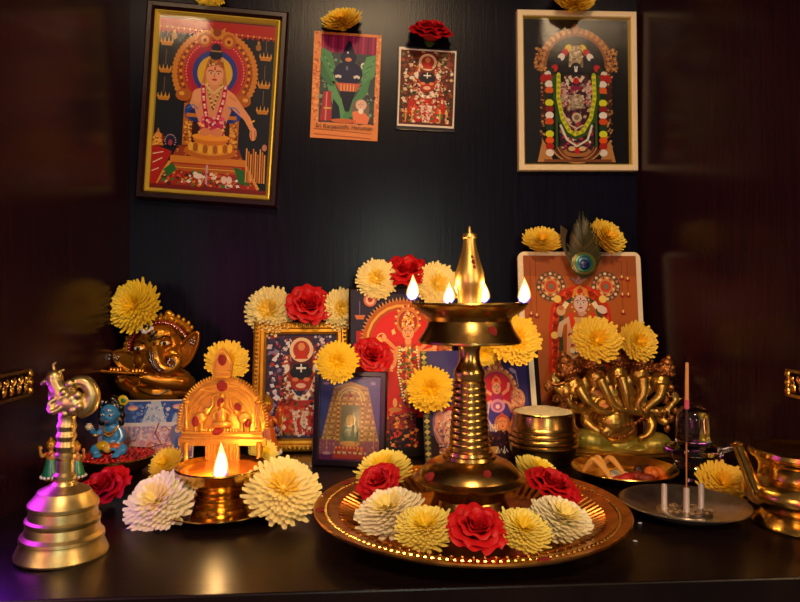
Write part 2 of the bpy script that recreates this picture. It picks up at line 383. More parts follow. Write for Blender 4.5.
# --- framed seated deity picture, top left
def crowns(p, x, ys, c='#c9822c'):
    for y in ys:
        p.rect(x-15, y-3, x+15, y+4, c); p.poly([(x-18, y-2), (x+18, y-2), (x+14, y+9), (x-14, y+9)], c)
        for k in (-16, -6, 5, 15): p.poly([(x+k-3, y), (x+k, y-14-(3 if abs(k) < 8 else 0)), (x+k+3, y)], '#e2a03a')
        p.rect(x-1, y-60, x+1, y-16, '#8a5a28')
def pic_throne():
    base, w, h, roll = wall_pose((148, 4), (286, 15.5), (281.5, 210), (139.5, 199), .001)
    t = wall_thing('framed_picture', 'large maroon and gilt framed print of a seated deity on a throne, top left', 'picture', base, roll, 'devotional pictures')
    f = frame_mb(w, h, 0, 0, [(0, 0), (0, .014), (.003, .018), (.009, .018), (.013, .013), (.013, 0)]); f.build('frame', M['maroon'], t, 25)
    f = frame_mb(w-.026, h-.026, 0, 0, [(0, .003), (0, .013), (.002, .014), (.0075, .006), (.0075, .003)]); o = f.build('gilt_lip', M['gilt'], t, 25); o.location = (0, 0, .013); o['label'] = 'bright gilt inner lip'
    ins = .0195; pw, ph = w-2*ins, h-2*ins
    p = Print((154.5, 13, 275, 197), pw, ph, (130, 0, 2.735)); base_print(p, '#0e1424')
    p.rect(66, 40, 395, 78, '#b01a14')
    for i in range(22): p.poly([(70+i*15, 76), (85+i*15, 76), (77+i*15, 86)], '#b01a14')
    p.linedots([(70, 66), (392, 76)], 40, 3, ['#e0b060', '#e05028'])
    crowns(p, 90, [112, 192, 272]); crowns(p, 372, [134, 216, 292])
    for x, y in ((110, 92), (350, 106)): p.ell(x, y, 8, 10, '#a86a28'); p.ell(x, y-14, 4, 5, '#c98434')
    # throne arch
    p.ell(231, 190, 118, 122, '#8f3f14')
    for k in range(44):
        a = R(-38+256*k/43); p.ell(231+114*math.cos(a), 192-120*math.sin(a), 9, 7, '#d5852c', -math.degrees(a))
    p.ell(231, 188, 104, 110, '#b4521a'); p.arcdots(231, 188, 97, 103, -30, 210, 44, 4.5, ['#eaa03c', '#7a2c0e'])
    p.ell(231, 186, 88, 94, '#c02030'); p.ell(231, 190, 76, 82, '#b01838'); p.arcdots(231, 188, 82, 88, -20, 200, 40, 2, ['#f0b0a0'])
    p.ell(231, 190, 64, 66, '#283a94'); p.ell(231, 192, 50, 52, '#e2b02c'); 
    for sx in (-1, 1):
        p.ell(231+sx*34, 96, 20, 22, '#b8601c'); p.ell(231+sx*34, 97, 12, 13, '#e09034'); p.ell(231+sx*34, 98, 5, 6, '#7a2c10')
    p.poly([(210, 56), (231, 74), (254, 56), (250, 84), (231, 96), (214, 84)], '#d08430'); p.ell(231, 72, 12, 12, '#8f3f14')
    p.ell(146, 262, 22, 18, '#b8601c'); p.ell(316, 268, 22, 18, '#b8601c'); p.ell(141, 258, 8, 6, '#e8a844'); p.ell(322, 264, 8, 6, '#e8a844')
    # throne seat
    for x0 in (150, 280): p.rect(x0, 285, x0+28, 408, '#c06a20'); p.speck(x0+3, 290, x0+25, 405, 60, 4, ['#e8a040', '#8a3c12', '#f0b850'])
    p.rect(176, 340, 282, 410, '#3a1410')
    p.poly([(140, 410), (312, 410), (330, 452), (120, 452)], '#9a3a14'); p.speck(135, 415, 318, 446, 90, 4, ['#e08a34', '#5a1c0c', '#c8641e'])
    p.rect(120, 440, 335, 462, '#d8822c'); p.poly([(120, 460), (335, 460), (372, 526), (84, 526)], '#a8281c')
    p.line([(120, 458), (84, 524)], 8, '#e0a040'); p.line([(335, 458), (374, 524)], 8, '#e0a040')
    p.poly([(66, 410), (124, 430), (84, 526), (66, 526)], '#b81c1c'); p.line([(70, 440), (100, 432)], 3, '#f0c8b0'); p.line([(72, 465), (98, 450)], 3, '#f0c8b0'); p.line([(70, 490), (90, 480)], 3, '#f0c8b0')
    p.rect(66, 526, 395, 540, '#7a1a14'); p.rect(130, 464, 322, 484, '#b85a1c'); p.line([(130, 474), (322, 474)], 2, '#f0b848'); p.line([(225, 462), (225, 526)], 6, '#cfa0b0')
    p.speck(100, 484, 355, 524, 170, 5, ['#e05030', '#f0c8a0', '#3a7a34', '#d89030', '#e8e0d8', '#a01818', '#5a2014'])
    p.ell(202, 496, 14, 8, '#f0d8d0'); p.ell(275, 502, 8, 11, '#e8c8c0'); p.ell(290, 502, 8, 11, '#e8c8c0')
    p.poly([(300, 462), (330, 470), (350, 515), (318, 510)], '#2c6a30'); p.poly([(128, 462), (106, 480), (112, 508), (140, 480)], '#2c6a30')
    # lotus pedestal
    p.ell(231, 422, 74, 24, '#c4681c'); p.ell(231, 412, 62, 22, '#e0962e'); 
    for k in range(-4, 5): p.ell(231+k*14, 418+abs(k)*-2, 7, 13, '#f0b03a' if k % 2 == 0 else '#a8601c')
    p.ell(231, 388, 50, 16, '#d07a22'); p.ell(231, 380, 54, 11, '#e89c34')
    # figure
    p.ell(186, 308, 34, 30, '#22409a'); p.ell(280, 304, 36, 32, '#22409a'); p.ell(196, 318, 30, 22, '#1a2c70'); p.ell(268, 314, 30, 22, '#1a2c70')
    p.rect(158, 314, 300, 325, '#c8782c')
    p.poly([(196, 230), (268, 230), (284, 300), (262, 365), (204, 365), (180, 300)], '#d8926a')
    p.poly([(204, 322), (258, 322), (270, 372), (196, 372)], '#c0285a'); p.speck(196, 322, 270, 372, 70, 5, ['#e05080', '#f0a0a0', '#8a1838', '#f0c060'])
    p.ell(214, 366, 16, 12, '#d88a5c'); p.ell(248, 366, 16, 12, '#d88a5c')
    p.poly([(200, 236), (178, 244), (165, 285), (176, 300), (190, 290), (204, 262)], '#dc9668'); p.ell(186, 262, 15, 20, '#e0a078')
    p.poly([(262, 232), (290, 250), (340, 315), (354, 350), (342, 355), (322, 322), (272, 282)], '#e09a6c'); p.ell(350, 362, 10, 20, '#e0a074'); p.line([(344, 350), (346, 380)], 4, '#c07848'); p.line([(354, 350), (357, 378)], 4, '#c07848')
    p.line([(338, 330), (352, 322)], 5, '#e8b040'); p.line([(276, 258), (296, 268)], 5, '#d08838')
    p.line([(200, 226), (204, 270), (216, 330), (231, 345), (246, 330), (260, 270), (264, 226)], 13, '#c42850')
    p.linedots([(200, 226), (204, 270), (216, 330), (231, 345), (246, 330), (260, 270), (264, 226)], 34, 4, ['#f0a8b0', '#8a1030', '#e8d8c0'])
    p.line([(212, 226), (222, 262), (231, 300), (241, 262), (252, 226)], 7, '#a07838'); p.linedots([(212, 226), (222, 262), (231, 300), (241, 262), (252, 226)], 26, 3.2, ['#e8c878', '#6a4a20'])
    p.line([(206, 226), (231, 252), (258, 226)], 6, '#e0c080'); p.line([(216, 240), (231, 276), (247, 240)], 4, '#d0b070')
    p.ell(231, 222, 16, 14, '#d8946a')
    p.poly([(202, 190), (208, 160), (254, 160), (262, 190), (268, 226), (256, 226), (252, 180), (210, 180), (206, 226), (196, 224)], '#c07c4c')
    p.face(231, 196, 31, '#e2a078'); p.poly([(205, 178), (212, 152), (231, 142), (252, 152), (258, 178), (231, 168)], '#a8582c'); p.speck(210, 148, 254, 172, 40, 3, ['#e8a850', '#7a2c14', '#d8c090'])
    p.ell(231, 138, 18, 15, '#1a1a30'); p.ell(231, 118, 14, 12, '#1c1c34'); p.line([(216, 128), (246, 128)], 4, '#b08848')
    p.line([(160, 300), (176, 288), (190, 300)], 3, '#5a7ac8'); p.line([(276, 290), (296, 290), (308, 304)], 3, '#5a7ac8'); p.line([(164, 312), (180, 300)], 2, '#101c50')
    # small shrine figures and lamps
    p.poly([(66, 415), (82, 362), (100, 415)], '#c87830'); p.ell(83, 392, 12, 16, '#d8923c'); p.speck(68, 380, 100, 416, 30, 4, ['#e8b050', '#9a3c18'])
    p.ell(118, 398, 12, 17, '#1a2040'); p.ell(118, 404, 6, 9, '#a83848'); p.arcdots(118, 400, 15, 19, -30, 210, 12, 2, ['#d0a0c0'])
    for k in range(9):
        x = 335+k*6.5; p.line([(x, 405+(k % 3)*8), (x+2, 505)], 4, '#c87838' if k % 2 else '#e0a050')
    p.ell(385, 400, 7, 10, '#c08070')
    o = p.done('print', t); o.location = (0, -.006, ins); 
    g = MB(); g.box((0, -.0085, h/2), (pw+.006, .001, ph+.006)); g.build('glass', M['pane'], t, 0)
    return t
pic_throne()

# --- card with caption
def face_print(p, x0, y0, x1, y1, blue=False):                       # garlanded dark idol with red robes
    X = lambda u: x0+(x1-x0)*u
    Y = lambda v: y0+(y1-y0)*v
    w = x1-x0; h = y1-y0
    bgc = ['#5a1a14', '#8a3a1c', '#d8b890', '#2c2c1c', '#a84828', '#e8d8c0', '#6a7040'] if not blue else ['#3a3060', '#8a7898', '#d8c0c8', '#20203c', '#7a2838', '#e8e0e8', '#b83030']
    p.speck(X(0.03), Y(.02), X(.97), Y(.97), 520, w*.035, bgc)
    p.rect(X(.36), Y(0.02), X(.66), Y(.36), '#7a1c14' if not blue else '#5a1424')
    p.ell(X(.5), Y(.15), w*.17, w*.17, '#e8c8a0'); p.ell(X(.5), Y(.15), w*.12, w*.125, '#b03020')
    p.ell(X(.5), Y(.12), w*.05, w*.055, '#d89058'); p.poly([(X(.4), Y(.24)), (X(.46), Y(.16)), (X(.54), Y(.16)), (X(.6), Y(.24))], '#c02818')
    p.rect(X(.27), Y(.2), X(.34), Y(.5), '#a8301c'); p.rect(X(.66), Y(.2), X(.73), Y(.5), '#a8301c')
    p.speck(X(.26), Y(.2), X(.35), Y(.5), 30, w*.02, ['#e8b060', '#e8d8c0', '#6a1410']); p.speck(X(.65), Y(.2), X(.74), Y(.5), 30, w*.02, ['#e8b060', '#e8d8c0', '#6a1410'])
    p.ell(X(.5), Y(.42), w*.19, h*.13, '#b02c18'); p.ell(X(.5), Y(.37), w*.16, h*.07, '#141222')
    p.poly([(X(.36), Y(.36)), (X(.4), Y(.29)), (X(.6), Y(.29)), (X(.64), Y(.36))], '#17142a'); p.line([(X(.43), Y(.33)), (X(.57), Y(.33))], h*.018, '#f0e8e0'); p.line([(X(.5), Y(.29)), (X(.5), Y(.37))], w*.02, '#f0e8e0')
    for sx in (-1, 1): p.ell(X(.5+sx*.08), Y(.44), w*.045, h*.02, '#e88050'); p.ell(X(.5+sx*.2), Y(.33), w*.035, h*.04, '#e8e0d8')
    p.ell(X(.5), Y(.5), w*.07, h*.025, '#f0b8a0')
    p.line([(X(.29), Y(.42)), (X(.34), Y(.54)), (X(.42), Y(.61)), (X(.5), Y(.63)), (X(.58), Y(.61)), (X(.66), Y(.54)), (X(.72), Y(.42))], w*.07, '#e8dcc8')
    p.linedots([(X(.29), Y(.42)), (X(.34), Y(.54)), (X(.42), Y(.61)), (X(.5), Y(.63)), (X(.58), Y(.61)), (X(.66), Y(.54)), (X(.72), Y(.42))], 16, w*.022, ['#fff4e0', '#b86048'])
    p.poly([(X(.2), Y(.62)), (X(.4), Y(.64)), (X(.6), Y(.64)), (X(.82), Y(.62)), (X(.88), Y(.8)), (X(.7), Y(.96)), (X(.3), Y(.96)), (X(.13), Y(.82))], '#b8201a')
    p.speck(X(.2), Y(.66), X(.8), Y(.95), 110, w*.035, ['#e0402c', '#7a1410', '#e8d0b8', '#5a6a34', '#c02018', '#d87038'])
    p.poly([(X(.38), Y(.74)), (X(.62), Y(.74)), (X(.56), Y(.97)), (X(.44), Y(.97))], '#e0c8b8'); p.line([(X(.5), Y(.75)), (X(.47), Y(.85)), (X(.51), Y(.96))], w*.05, '#b82020')
    p.speck(X(.36), Y(.72), X(.64), Y(.97), 60, w*.022, ['#c83028', '#f0e0d0', '#8a1c18', '#d89060'])
    p.speck(X(.2), Y(.4), X(.36), Y(.68), 50, w*.025, ['#7a1c14', '#e8d0b0', '#c05030', '#3a1c18']); p.speck(X(.64), Y(.4), X(.8), Y(.68), 50, w*.025, ['#7a1c14', '#e8d0b0', '#c05030', '#3a1c18'])
    for u in (.12, .24, .76, .88): p.rect(X(u-.012), Y(.82), X(u+.012), Y(.97), '#d89838'); p.ell(X(u), Y(.83), w*.03, h*.012, '#f0b84c'); p.ell(X(u), Y(.8), w*.01, h*.015, '#fff0b0')
def text_mesh(txt, size, m, parent, loc, name, bold=0.0):
    cu = bpy.data.curves.new('lettering', 'FONT'); cu.body = txt; cu.size = size; cu.align_x = 'CENTER'; cu.align_y = 'CENTER'; cu.offset = bold; cu.resolution_u = 3
    ob = bpy.data.objects.new('lettering', cu); COL.objects.link(ob); dg = bpy.context.evaluated_depsgraph_get(); dg.update()
    me = bpy.data.meshes.new_from_object(ob.evaluated_get(dg)); bpy.data.objects.remove(ob)
    me.materials.clear(); me.materials.append(m); o = bpy.data.objects.new(name, me); COL.objects.link(o); o.parent = parent; o.location = loc; o.rotation_euler = (PI/2, 0, 0); return o
def pic_card():
    base, w, h, roll = wall_pose((314, 31.5), (381, 35), (378, 142), (310.5, 137), .001)
    t = wall_thing('devotional_card', 'unframed orange bordered card with a dark deity among green leaves, caption below', 'picture', base, roll, 'devotional pictures')
    p = Print((312.5, 33, 379.5, 140), w, h, (300, 0, 4.012)); base_print(p, '#e08a4c')
    p.crop = (300, 0, 4.012); p.rect(50, 130, 330, 575, '#e08a50')
    p.speck(52, 135, 78, 490, 90, 5, ['#b85a34', '#f0a868']); p.speck(300, 135, 325, 490, 90, 5, ['#c87048', '#f0b080'])
    p.rect(80, 143, 300, 497, '#3c4a50'); p.rect(80, 143, 300, 215, '#8a1c50')
    for k in range(11): p.line([(88+k*20, 145), (86+k*20, 214)], 6, '#6a1440' if k % 2 else '#b03070')
    p.speck(82, 240, 298, 495, 230, 8, ['#3a5a48', '#6a8a70', '#28343c', '#7a9a88', '#4a2c34'])
    for x, y in ((118, 238), (97, 262), (100, 295), (92, 235), (250, 262), (270, 240)): p.ell(x, y, 10, 13, '#d8e0d0'); p.ell(x+3, y+2, 7, 9, '#4a6a58')
    G = ['#4c8a5c', '#5c9a68', '#3c7450']
    p.poly([(80, 195), (120, 215), (150, 300), (150, 340), (120, 320), (84, 260)], G[0]); p.poly([(300, 215), (262, 225), (240, 300), (245, 340), (270, 330), (298, 300)], G[1])
    p.poly([(108, 345), (140, 340), (200, 480), (170, 490), (140, 440)], G[1]); p.poly([(285, 300), (250, 340), (176, 470), (190, 492), (230, 430), (270, 370)], G[0]); p.poly([(84, 250), (112, 300), (140, 350), (120, 350), (84, 310)], G[2])
    for k in range(9): p.line([(90+k*6, 220+k*12), (104+k*5, 246+k*11), (110+k*7, 250+k*14)], 2.5, '#7ab088' if k % 2 else '#2c5a40'); p.line([(294-k*5, 235+k*11), (280-k*6, 260+k*12), (262-k*5, 275+k*14)], 2.5, '#7ab088' if k % 2 else '#2c5a40')
    p.poly([(186, 165), (198, 165), (222, 235), (160, 235)], '#15163a'); p.ell(191, 232, 32, 28, '#181a44'); p.ell(191, 296, 58, 48, '#1a1c46'); p.ell(190, 240, 13, 8, '#d88858'); p.ell(187, 212, 4, 4, '#e0e0e8')
    p.line([(140, 312), (152, 308), (164, 312)], 11, '#d8d0d0'); p.line([(214, 312), (226, 306), (238, 312)], 11, '#d8d0d0'); p.ell(186, 275, 5, 9, '#6a6a90')
    p.poly([(140, 335), (242, 335), (226, 368), (160, 368)], '#c8604c'); 
    for k in range(5): p.line([(164+k*13, 340), (166+k*12, 368)], 4, '#e8b070')
    p.poly([(160, 368), (222, 368), (200, 450), (184, 450)], '#141634'); p.poly([(136, 400), (160, 430), (170, 490), (132, 494)], '#16203c')
    p.poly([(96, 375), (128, 370), (132, 490), (86, 492)], '#a83040'); p.line([(110, 375), (108, 490)], 6, '#d88070'); p.line([(100, 440), (130, 440)], 6, '#e0b060')
    p.ell(246, 438, 36, 42, '#7a6a60'); p.ell(248, 420, 22, 22, '#e0b8a8'); p.poly([(214, 450), (250, 440), (284, 470), (276, 496), (220, 496)], '#e88058'); p.face(246, 424, 17, '#e8c0a8'); p.ell(248, 445, 10, 12, '#f0e8e0')
    p.ell(180, 488, 50, 9, '#c8683c')
    for y, n in ((528, 34), (548, 36)):
        p.linedots([(66, y-3), (292, y+6)], n*2, 1.7, ['#8a3420', '#a85030', '#c87848'])
    o = p.done('print', t); o.location = (0, -.001, 0)
    text_mesh('Sri Karyasiddhi Hanuman', .0098, mat('caption_ink', rgb('#3c0a0c'), .6), t, (0, -.0045, h*.110), 'caption', .00006).scale = (.93, 1, 1)
    return t
pic_card()
def pic_small():
    base, w, h, roll = wall_pose((397.5, 47), (457, 49.5), (455.5, 133.5), (396, 129), .001)
    t = wall_thing('laminated_picture', 'small laminated white edged print of a garlanded idol in red, under the red rose', 'picture', base, roll, 'devotional pictures')
    b = MB(); b.box((0, -.001, h/2), (w, .002, h)); o = b.build('laminate', M['laminate'], t, 0)
    k = o.modifiers.new('bevel', 'BEVEL'); k.width = .001; k.segments = 2
    p = Print((398.5, 48.5, 455, 130), w*.95, h*.93); base_print(p, '#e8d8c8'); p.speck(400.5, 50.5, 453, 127.5, 10, 1, ['#5a1a14']); p.rect(400, 50, 453.6, 128, '#5a2418')
    face_print(p, 400.3, 50.3, 453.3, 127.7); o = p.done('print', t); o.location = (0, -.003, h*.045)
pic_small()
def pic_standing():
    base, w, h, roll = wall_pose((516, 11.5), (634, 15.5), (635, 171), (517, 172.5), .001)
    t = wall_thing('framed_picture', 'cream framed print of a standing garlanded deity under an arch, top right', 'picture', base, roll, 'devotional pictures')
    f = frame_mb(w, h, 0, 0, [(0, 0), (0, .011), (.001, .012), (.0085, .012), (.0095, .011), (.0095, 0)]); f.build('frame', M['white_frame'], t, 25)
    f = frame_mb(w-.019, h-.019, 0, 0, [(0, .002), (0, .009), (.003, .004), (.003, .002)]); o = f.build('gilt_lip', M['gilt'], t, 25); o.location = (0, 0, .0095)
    ins = .0115
    p = Print((522.5, 19, 629, 165), w-2*ins, h-2*ins, (500, 0, 3.347)); base_print(p, '#0b0a12')
    A = 251
    for k in range(40):
        a = R(-5+190*k/39); p.ell(A+118*math.cos(a), 222-118*math.sin(a), 11, 9, '#9a5c2c' if k % 2 else '#c08440', -math.degrees(a))
    p.arc(A, 222, 103, 106, 0, 180, 9, '#8a4c24'); p.poly([(226, 104), (250, 76), (276, 104)], '#a8502c'); p.ell(251, 100, 10, 12, '#c87838')
    p.speck(112, 160, 148, 240, 60, 5, ['#a86a34', '#c89050', '#5a2c18']); p.speck(354, 160, 392, 240, 60, 5, ['#a86a34', '#c89050', '#5a2c18'])
    for s in (1, -1):
        x = lambda v: A+s*(v-A)
        p.rect(x(352), 240, x(372), 420, '#3c1a18'); p.speck(min(x(352), x(374)), 240, max(x(352), x(374)), 530, 70, 4, ['#a87848', '#5a2c24', '#c89858'])
        p.poly([(x(345), 500), (x(366), 470), (x(384), 545), (x(330), 545)], '#b88048')
        for k, (c) in enumerate(['#e0c020', '#b81c1c', '#e8e0d8', '#151830', '#c02020', '#1c2c20', '#e0d8d0', '#b01c1c']):  # shoulder garlands
            xx = 276+k*12; yy = 158+k*(15 if k < 4 else 17) - (0 if k < 5 else (k-4)*6)
            p.ell(x(xx), yy+4, 14, 11, c, 55*s)
        cols = ['#b01c1c', '#e8e0d8', '#e06020', '#1c2c1c', '#dce028', '#8a1c1c', '#f0e8e0', '#d84c1c', '#223a22', '#d8e028', '#e85a18', '#b02018', '#e0d8d0']
        for k, y in enumerate(range(262, 528, 21)): p.ell(x(342), y, 14, 12, cols[k % len(cols)])
        p.line([(x(333), 260), (x(318), 330), (x(318), 500)], 7, '#3a5a28')
    p.poly([(212, 250), (292, 250), (312, 330), (308, 520), (196, 520), (192, 330)], '#3c1a2c')
    p.speck(196, 260, 308, 500, 230, 6, ['#8a6a60', '#c8a890', '#5a2c3c', '#a83048', '#e0d0c0', '#2c1c24'])
    p.rect(228, 320, 276, 364, '#b0a08c'); p.speck(226, 318, 278, 368, 60, 5, ['#8a7a68', '#d8c8b0', '#c0a068']); p.ell(252, 395, 17, 16, '#c8b898'); p.ell(252, 395, 9, 9, '#8a6a58')
    for s in (-1, 1):
        p.ell(A+s*44, 300, 11, 24, '#c8a098'); p.ell(A+s*42, 340, 11, 20, '#a89888'); p.speck(A+s*42-11, 280, A+s*42+11, 360, 30, 4, ['#8a5a50', '#e0c8b8', '#b03040'])
    p.poly([(230, 175), (238, 152), (264, 152), (272, 175), (276, 226), (226, 226)], '#a89070'); p.speck(229, 158, 273, 222, 70, 4, ['#d0b890', '#7a6448', '#e0d0b0'])
    p.ell(251, 232, 19, 22, '#0c0c18'); p.poly([(245, 222), (249, 222), (251, 236), (253, 222), (257, 222), (255, 242), (247, 242)], '#f0ece8')
    p.line([(228, 256), (238, 272), (252, 262), (266, 272), (276, 256)], 12, '#e0ccb0'); p.ell(251, 272, 10, 11, '#c01820'); p.line([(232, 296), (270, 296)], 14, '#8a1c48')
    p.line([(184, 250), (182, 330), (196, 400), (222, 446), (246, 460), (278, 448), (306, 400), (322, 330), (318, 250)], 20, '#2c5020')
    p.line([(192, 250), (190, 330), (204, 400), (226, 440), (246, 452), (272, 442), (300, 396), (313, 330), (311, 250)], 14, '#c8c820')
    p.linedots([(192, 250), (190, 330), (204, 400), (226, 440), (246, 452), (272, 442), (300, 396), (313, 330), (311, 250)], 50, 6, ['#e0dc30', '#a8b01c'])
    p.line([(206, 380), (228, 420), (252, 432), (274, 420)], 5, '#d8b8a0'); p.line([(196, 420), (218, 470), (252, 492), (288, 470), (304, 420)], 7, '#e0d8c8')
    p.ell(252, 512, 50, 16, '#a8703c'); p.ell(252, 505, 36, 11, '#5a2c20'); p.ell(252, 507, 10, 11, '#c81c24'); p.ell(234, 500, 12, 8, '#d8b888'); p.ell(270, 500, 12, 8, '#d8b888')
    for k in range(4): p.arc(252, 470+k*4, 62+k*8, 66, 200, 340, 5, ['#8a5030', '#b87c48', '#6a3820', '#c08c50'][k])
    p.rect(140, 536, 370, 546, '#7a4828')
    o = p.done('print', t); o.location = (0, -.004, ins)
    g = MB(); g.box((0, -.0075, h/2), (w-.022, .001, h-.022)); g.build('glass', M['pane'], t, 0)
pic_standing()

# --- pictures standing on the shelf
def carved(w, h, u):                                         # raised beads along the gold frame
    b = MB(); n1 = int(h/(.0062)); n2 = int(w/.0062)
    for i in range(n1):
        for x in (-w/2+.0055, w/2-.0055): b.ell((x, -.0145, .005+(h-.01)*i/(n1-1)), (.0026, .0022, .0024), seg=7, rings=5)
    for i in range(n2):
        for z in (.0055, h-.0055): b.ell((-w/2+.005+(w-.01)*i/(n2-1), -.0145, z), (.0024, .0022, .0026), seg=7, rings=5)
    return b
def pic_gold():
    t, w, h = lean_thing('framed_picture', 'carved gold framed print of a garlanded idol, under two yellow flowers and a rose', 'picture', 300, 451, 323, 94, R(11), 0, 'devotional pictures', 0)
    frame_mb(w, h, 0, 0, [(0, 0), (0, .012), (.003, .0145), (.009, .0145), (.011, .011), (.015, .011), (.018, .007), (.018, 0)]).build('frame', M['gold'], t, 25)
    o = carved(w, h, 1).build('carved_beading', M['filigree'], t)
    p = Print((0, 0, 100, 140), w-.034, h-.034); base_print(p, '#30284a'); face_print(p, 1, 1, 99, 139, True); o = p.done('print', t); o.location = (0, -.003, .017)
    g = MB(); g.box((0, -.0065, h/2), (w-.035, .001, h-.035)); g.build('glass', M['pane'], t, 0)
pic_gold()
def pic_temple():
    t, w, h = lean_thing('framed_picture', 'small thin black framed blue and gold temple gateway print, leaning behind the thali', 'picture', 349.5, 466, 371, 74, R(6), R(-16), 'devotional pictures')
    frame_mb(w, h, 0, 0, [(0, 0), (0, .009), (.001, .010), (.0065, .010), (.0075, .009), (.0075, 0)]).build('frame', M['black'], t, 25)
    p = Print((0, 0, 270, 380), w-.0145, h-.0145, (0, 0, 1)); base_print(p, '#33406e')
    o_ = lambda x, y: (x-65, y-150)
    p.rect(0, 0, 270, 380, '#3c4a86'); p.rect(0, 285, 270, 380, '#9a5a6c'); p.rect(0, 355, 270, 380, '#6a2c58')
    p.poly([(60, 50), (210, 50), (262, 290), (8, 290)], '#b98c48')
    for k in range(9):
        y = 62+k*26; d = 56-k*5.6; p.line([(d, y), (270-d, y)], 3, '#7a5a38')
        p.linedots([(d+6, y+12), (264-d, y+12)], 16+k, 5, ['#d8b060', '#8a6438', '#e8c878'])
    p.poly([(60, 50), (135, 24), (210, 50)], '#c8984c'); p.arc(135, 110, 60, 60, 0, 180, 9, '#e0c060'); p.ell(135, 88, 9, 8, '#a01c1c'); p.arcdots(135, 110, 48, 48, 0, 180, 20, 4, ['#f0d880'])
    for x in (82, 188): p.rect(x-10, 120, x+10, 300, '#b88444'); p.linedots([(x, 124), (x, 296)], 18, 6, ['#e8c070', '#8a5c30'])
    p.rect(94, 130, 176, 300, '#7a8058'); p.ell(136, 262, 36, 44, '#4a6a48'); p.ell(136, 200, 20, 26, '#c8a850')
    p.poly([(72, 318), (200, 318), (212, 372), (60, 372)], '#b8442c'); p.linedots([(76, 322), (196, 322)], 16, 6, ['#e8b058', '#d8402c']); p.linedots([(70, 345), (204, 345)], 18, 6, ['#f0c878', '#8a2418', '#e8d8b0'])
    p.ell(136, 304, 44, 12, '#d8a048')
    for x in (34, 240): p.line([(x, 240), (x, 340)], 3, '#c8a878'); p.ell(x, 350, 18, 7, '#c8a0a0')
    p.ell(24, 34, 14, 6, '#b88ca8'); p.ell(232, 30, 12, 9, '#8a7ab0'); p.speck(4, 300, 266, 354, 60, 4, ['#c88a60', '#7a4868', '#e0b080'])
    o = p.done('print', t); o.location = (0, -.003, .00725)
    g = MB(); g.box((0, -.0075, h/2), (w-.0148, .001, h-.0148)); g.build('glass', M['pane_soft'], t, 0)
pic_temple()
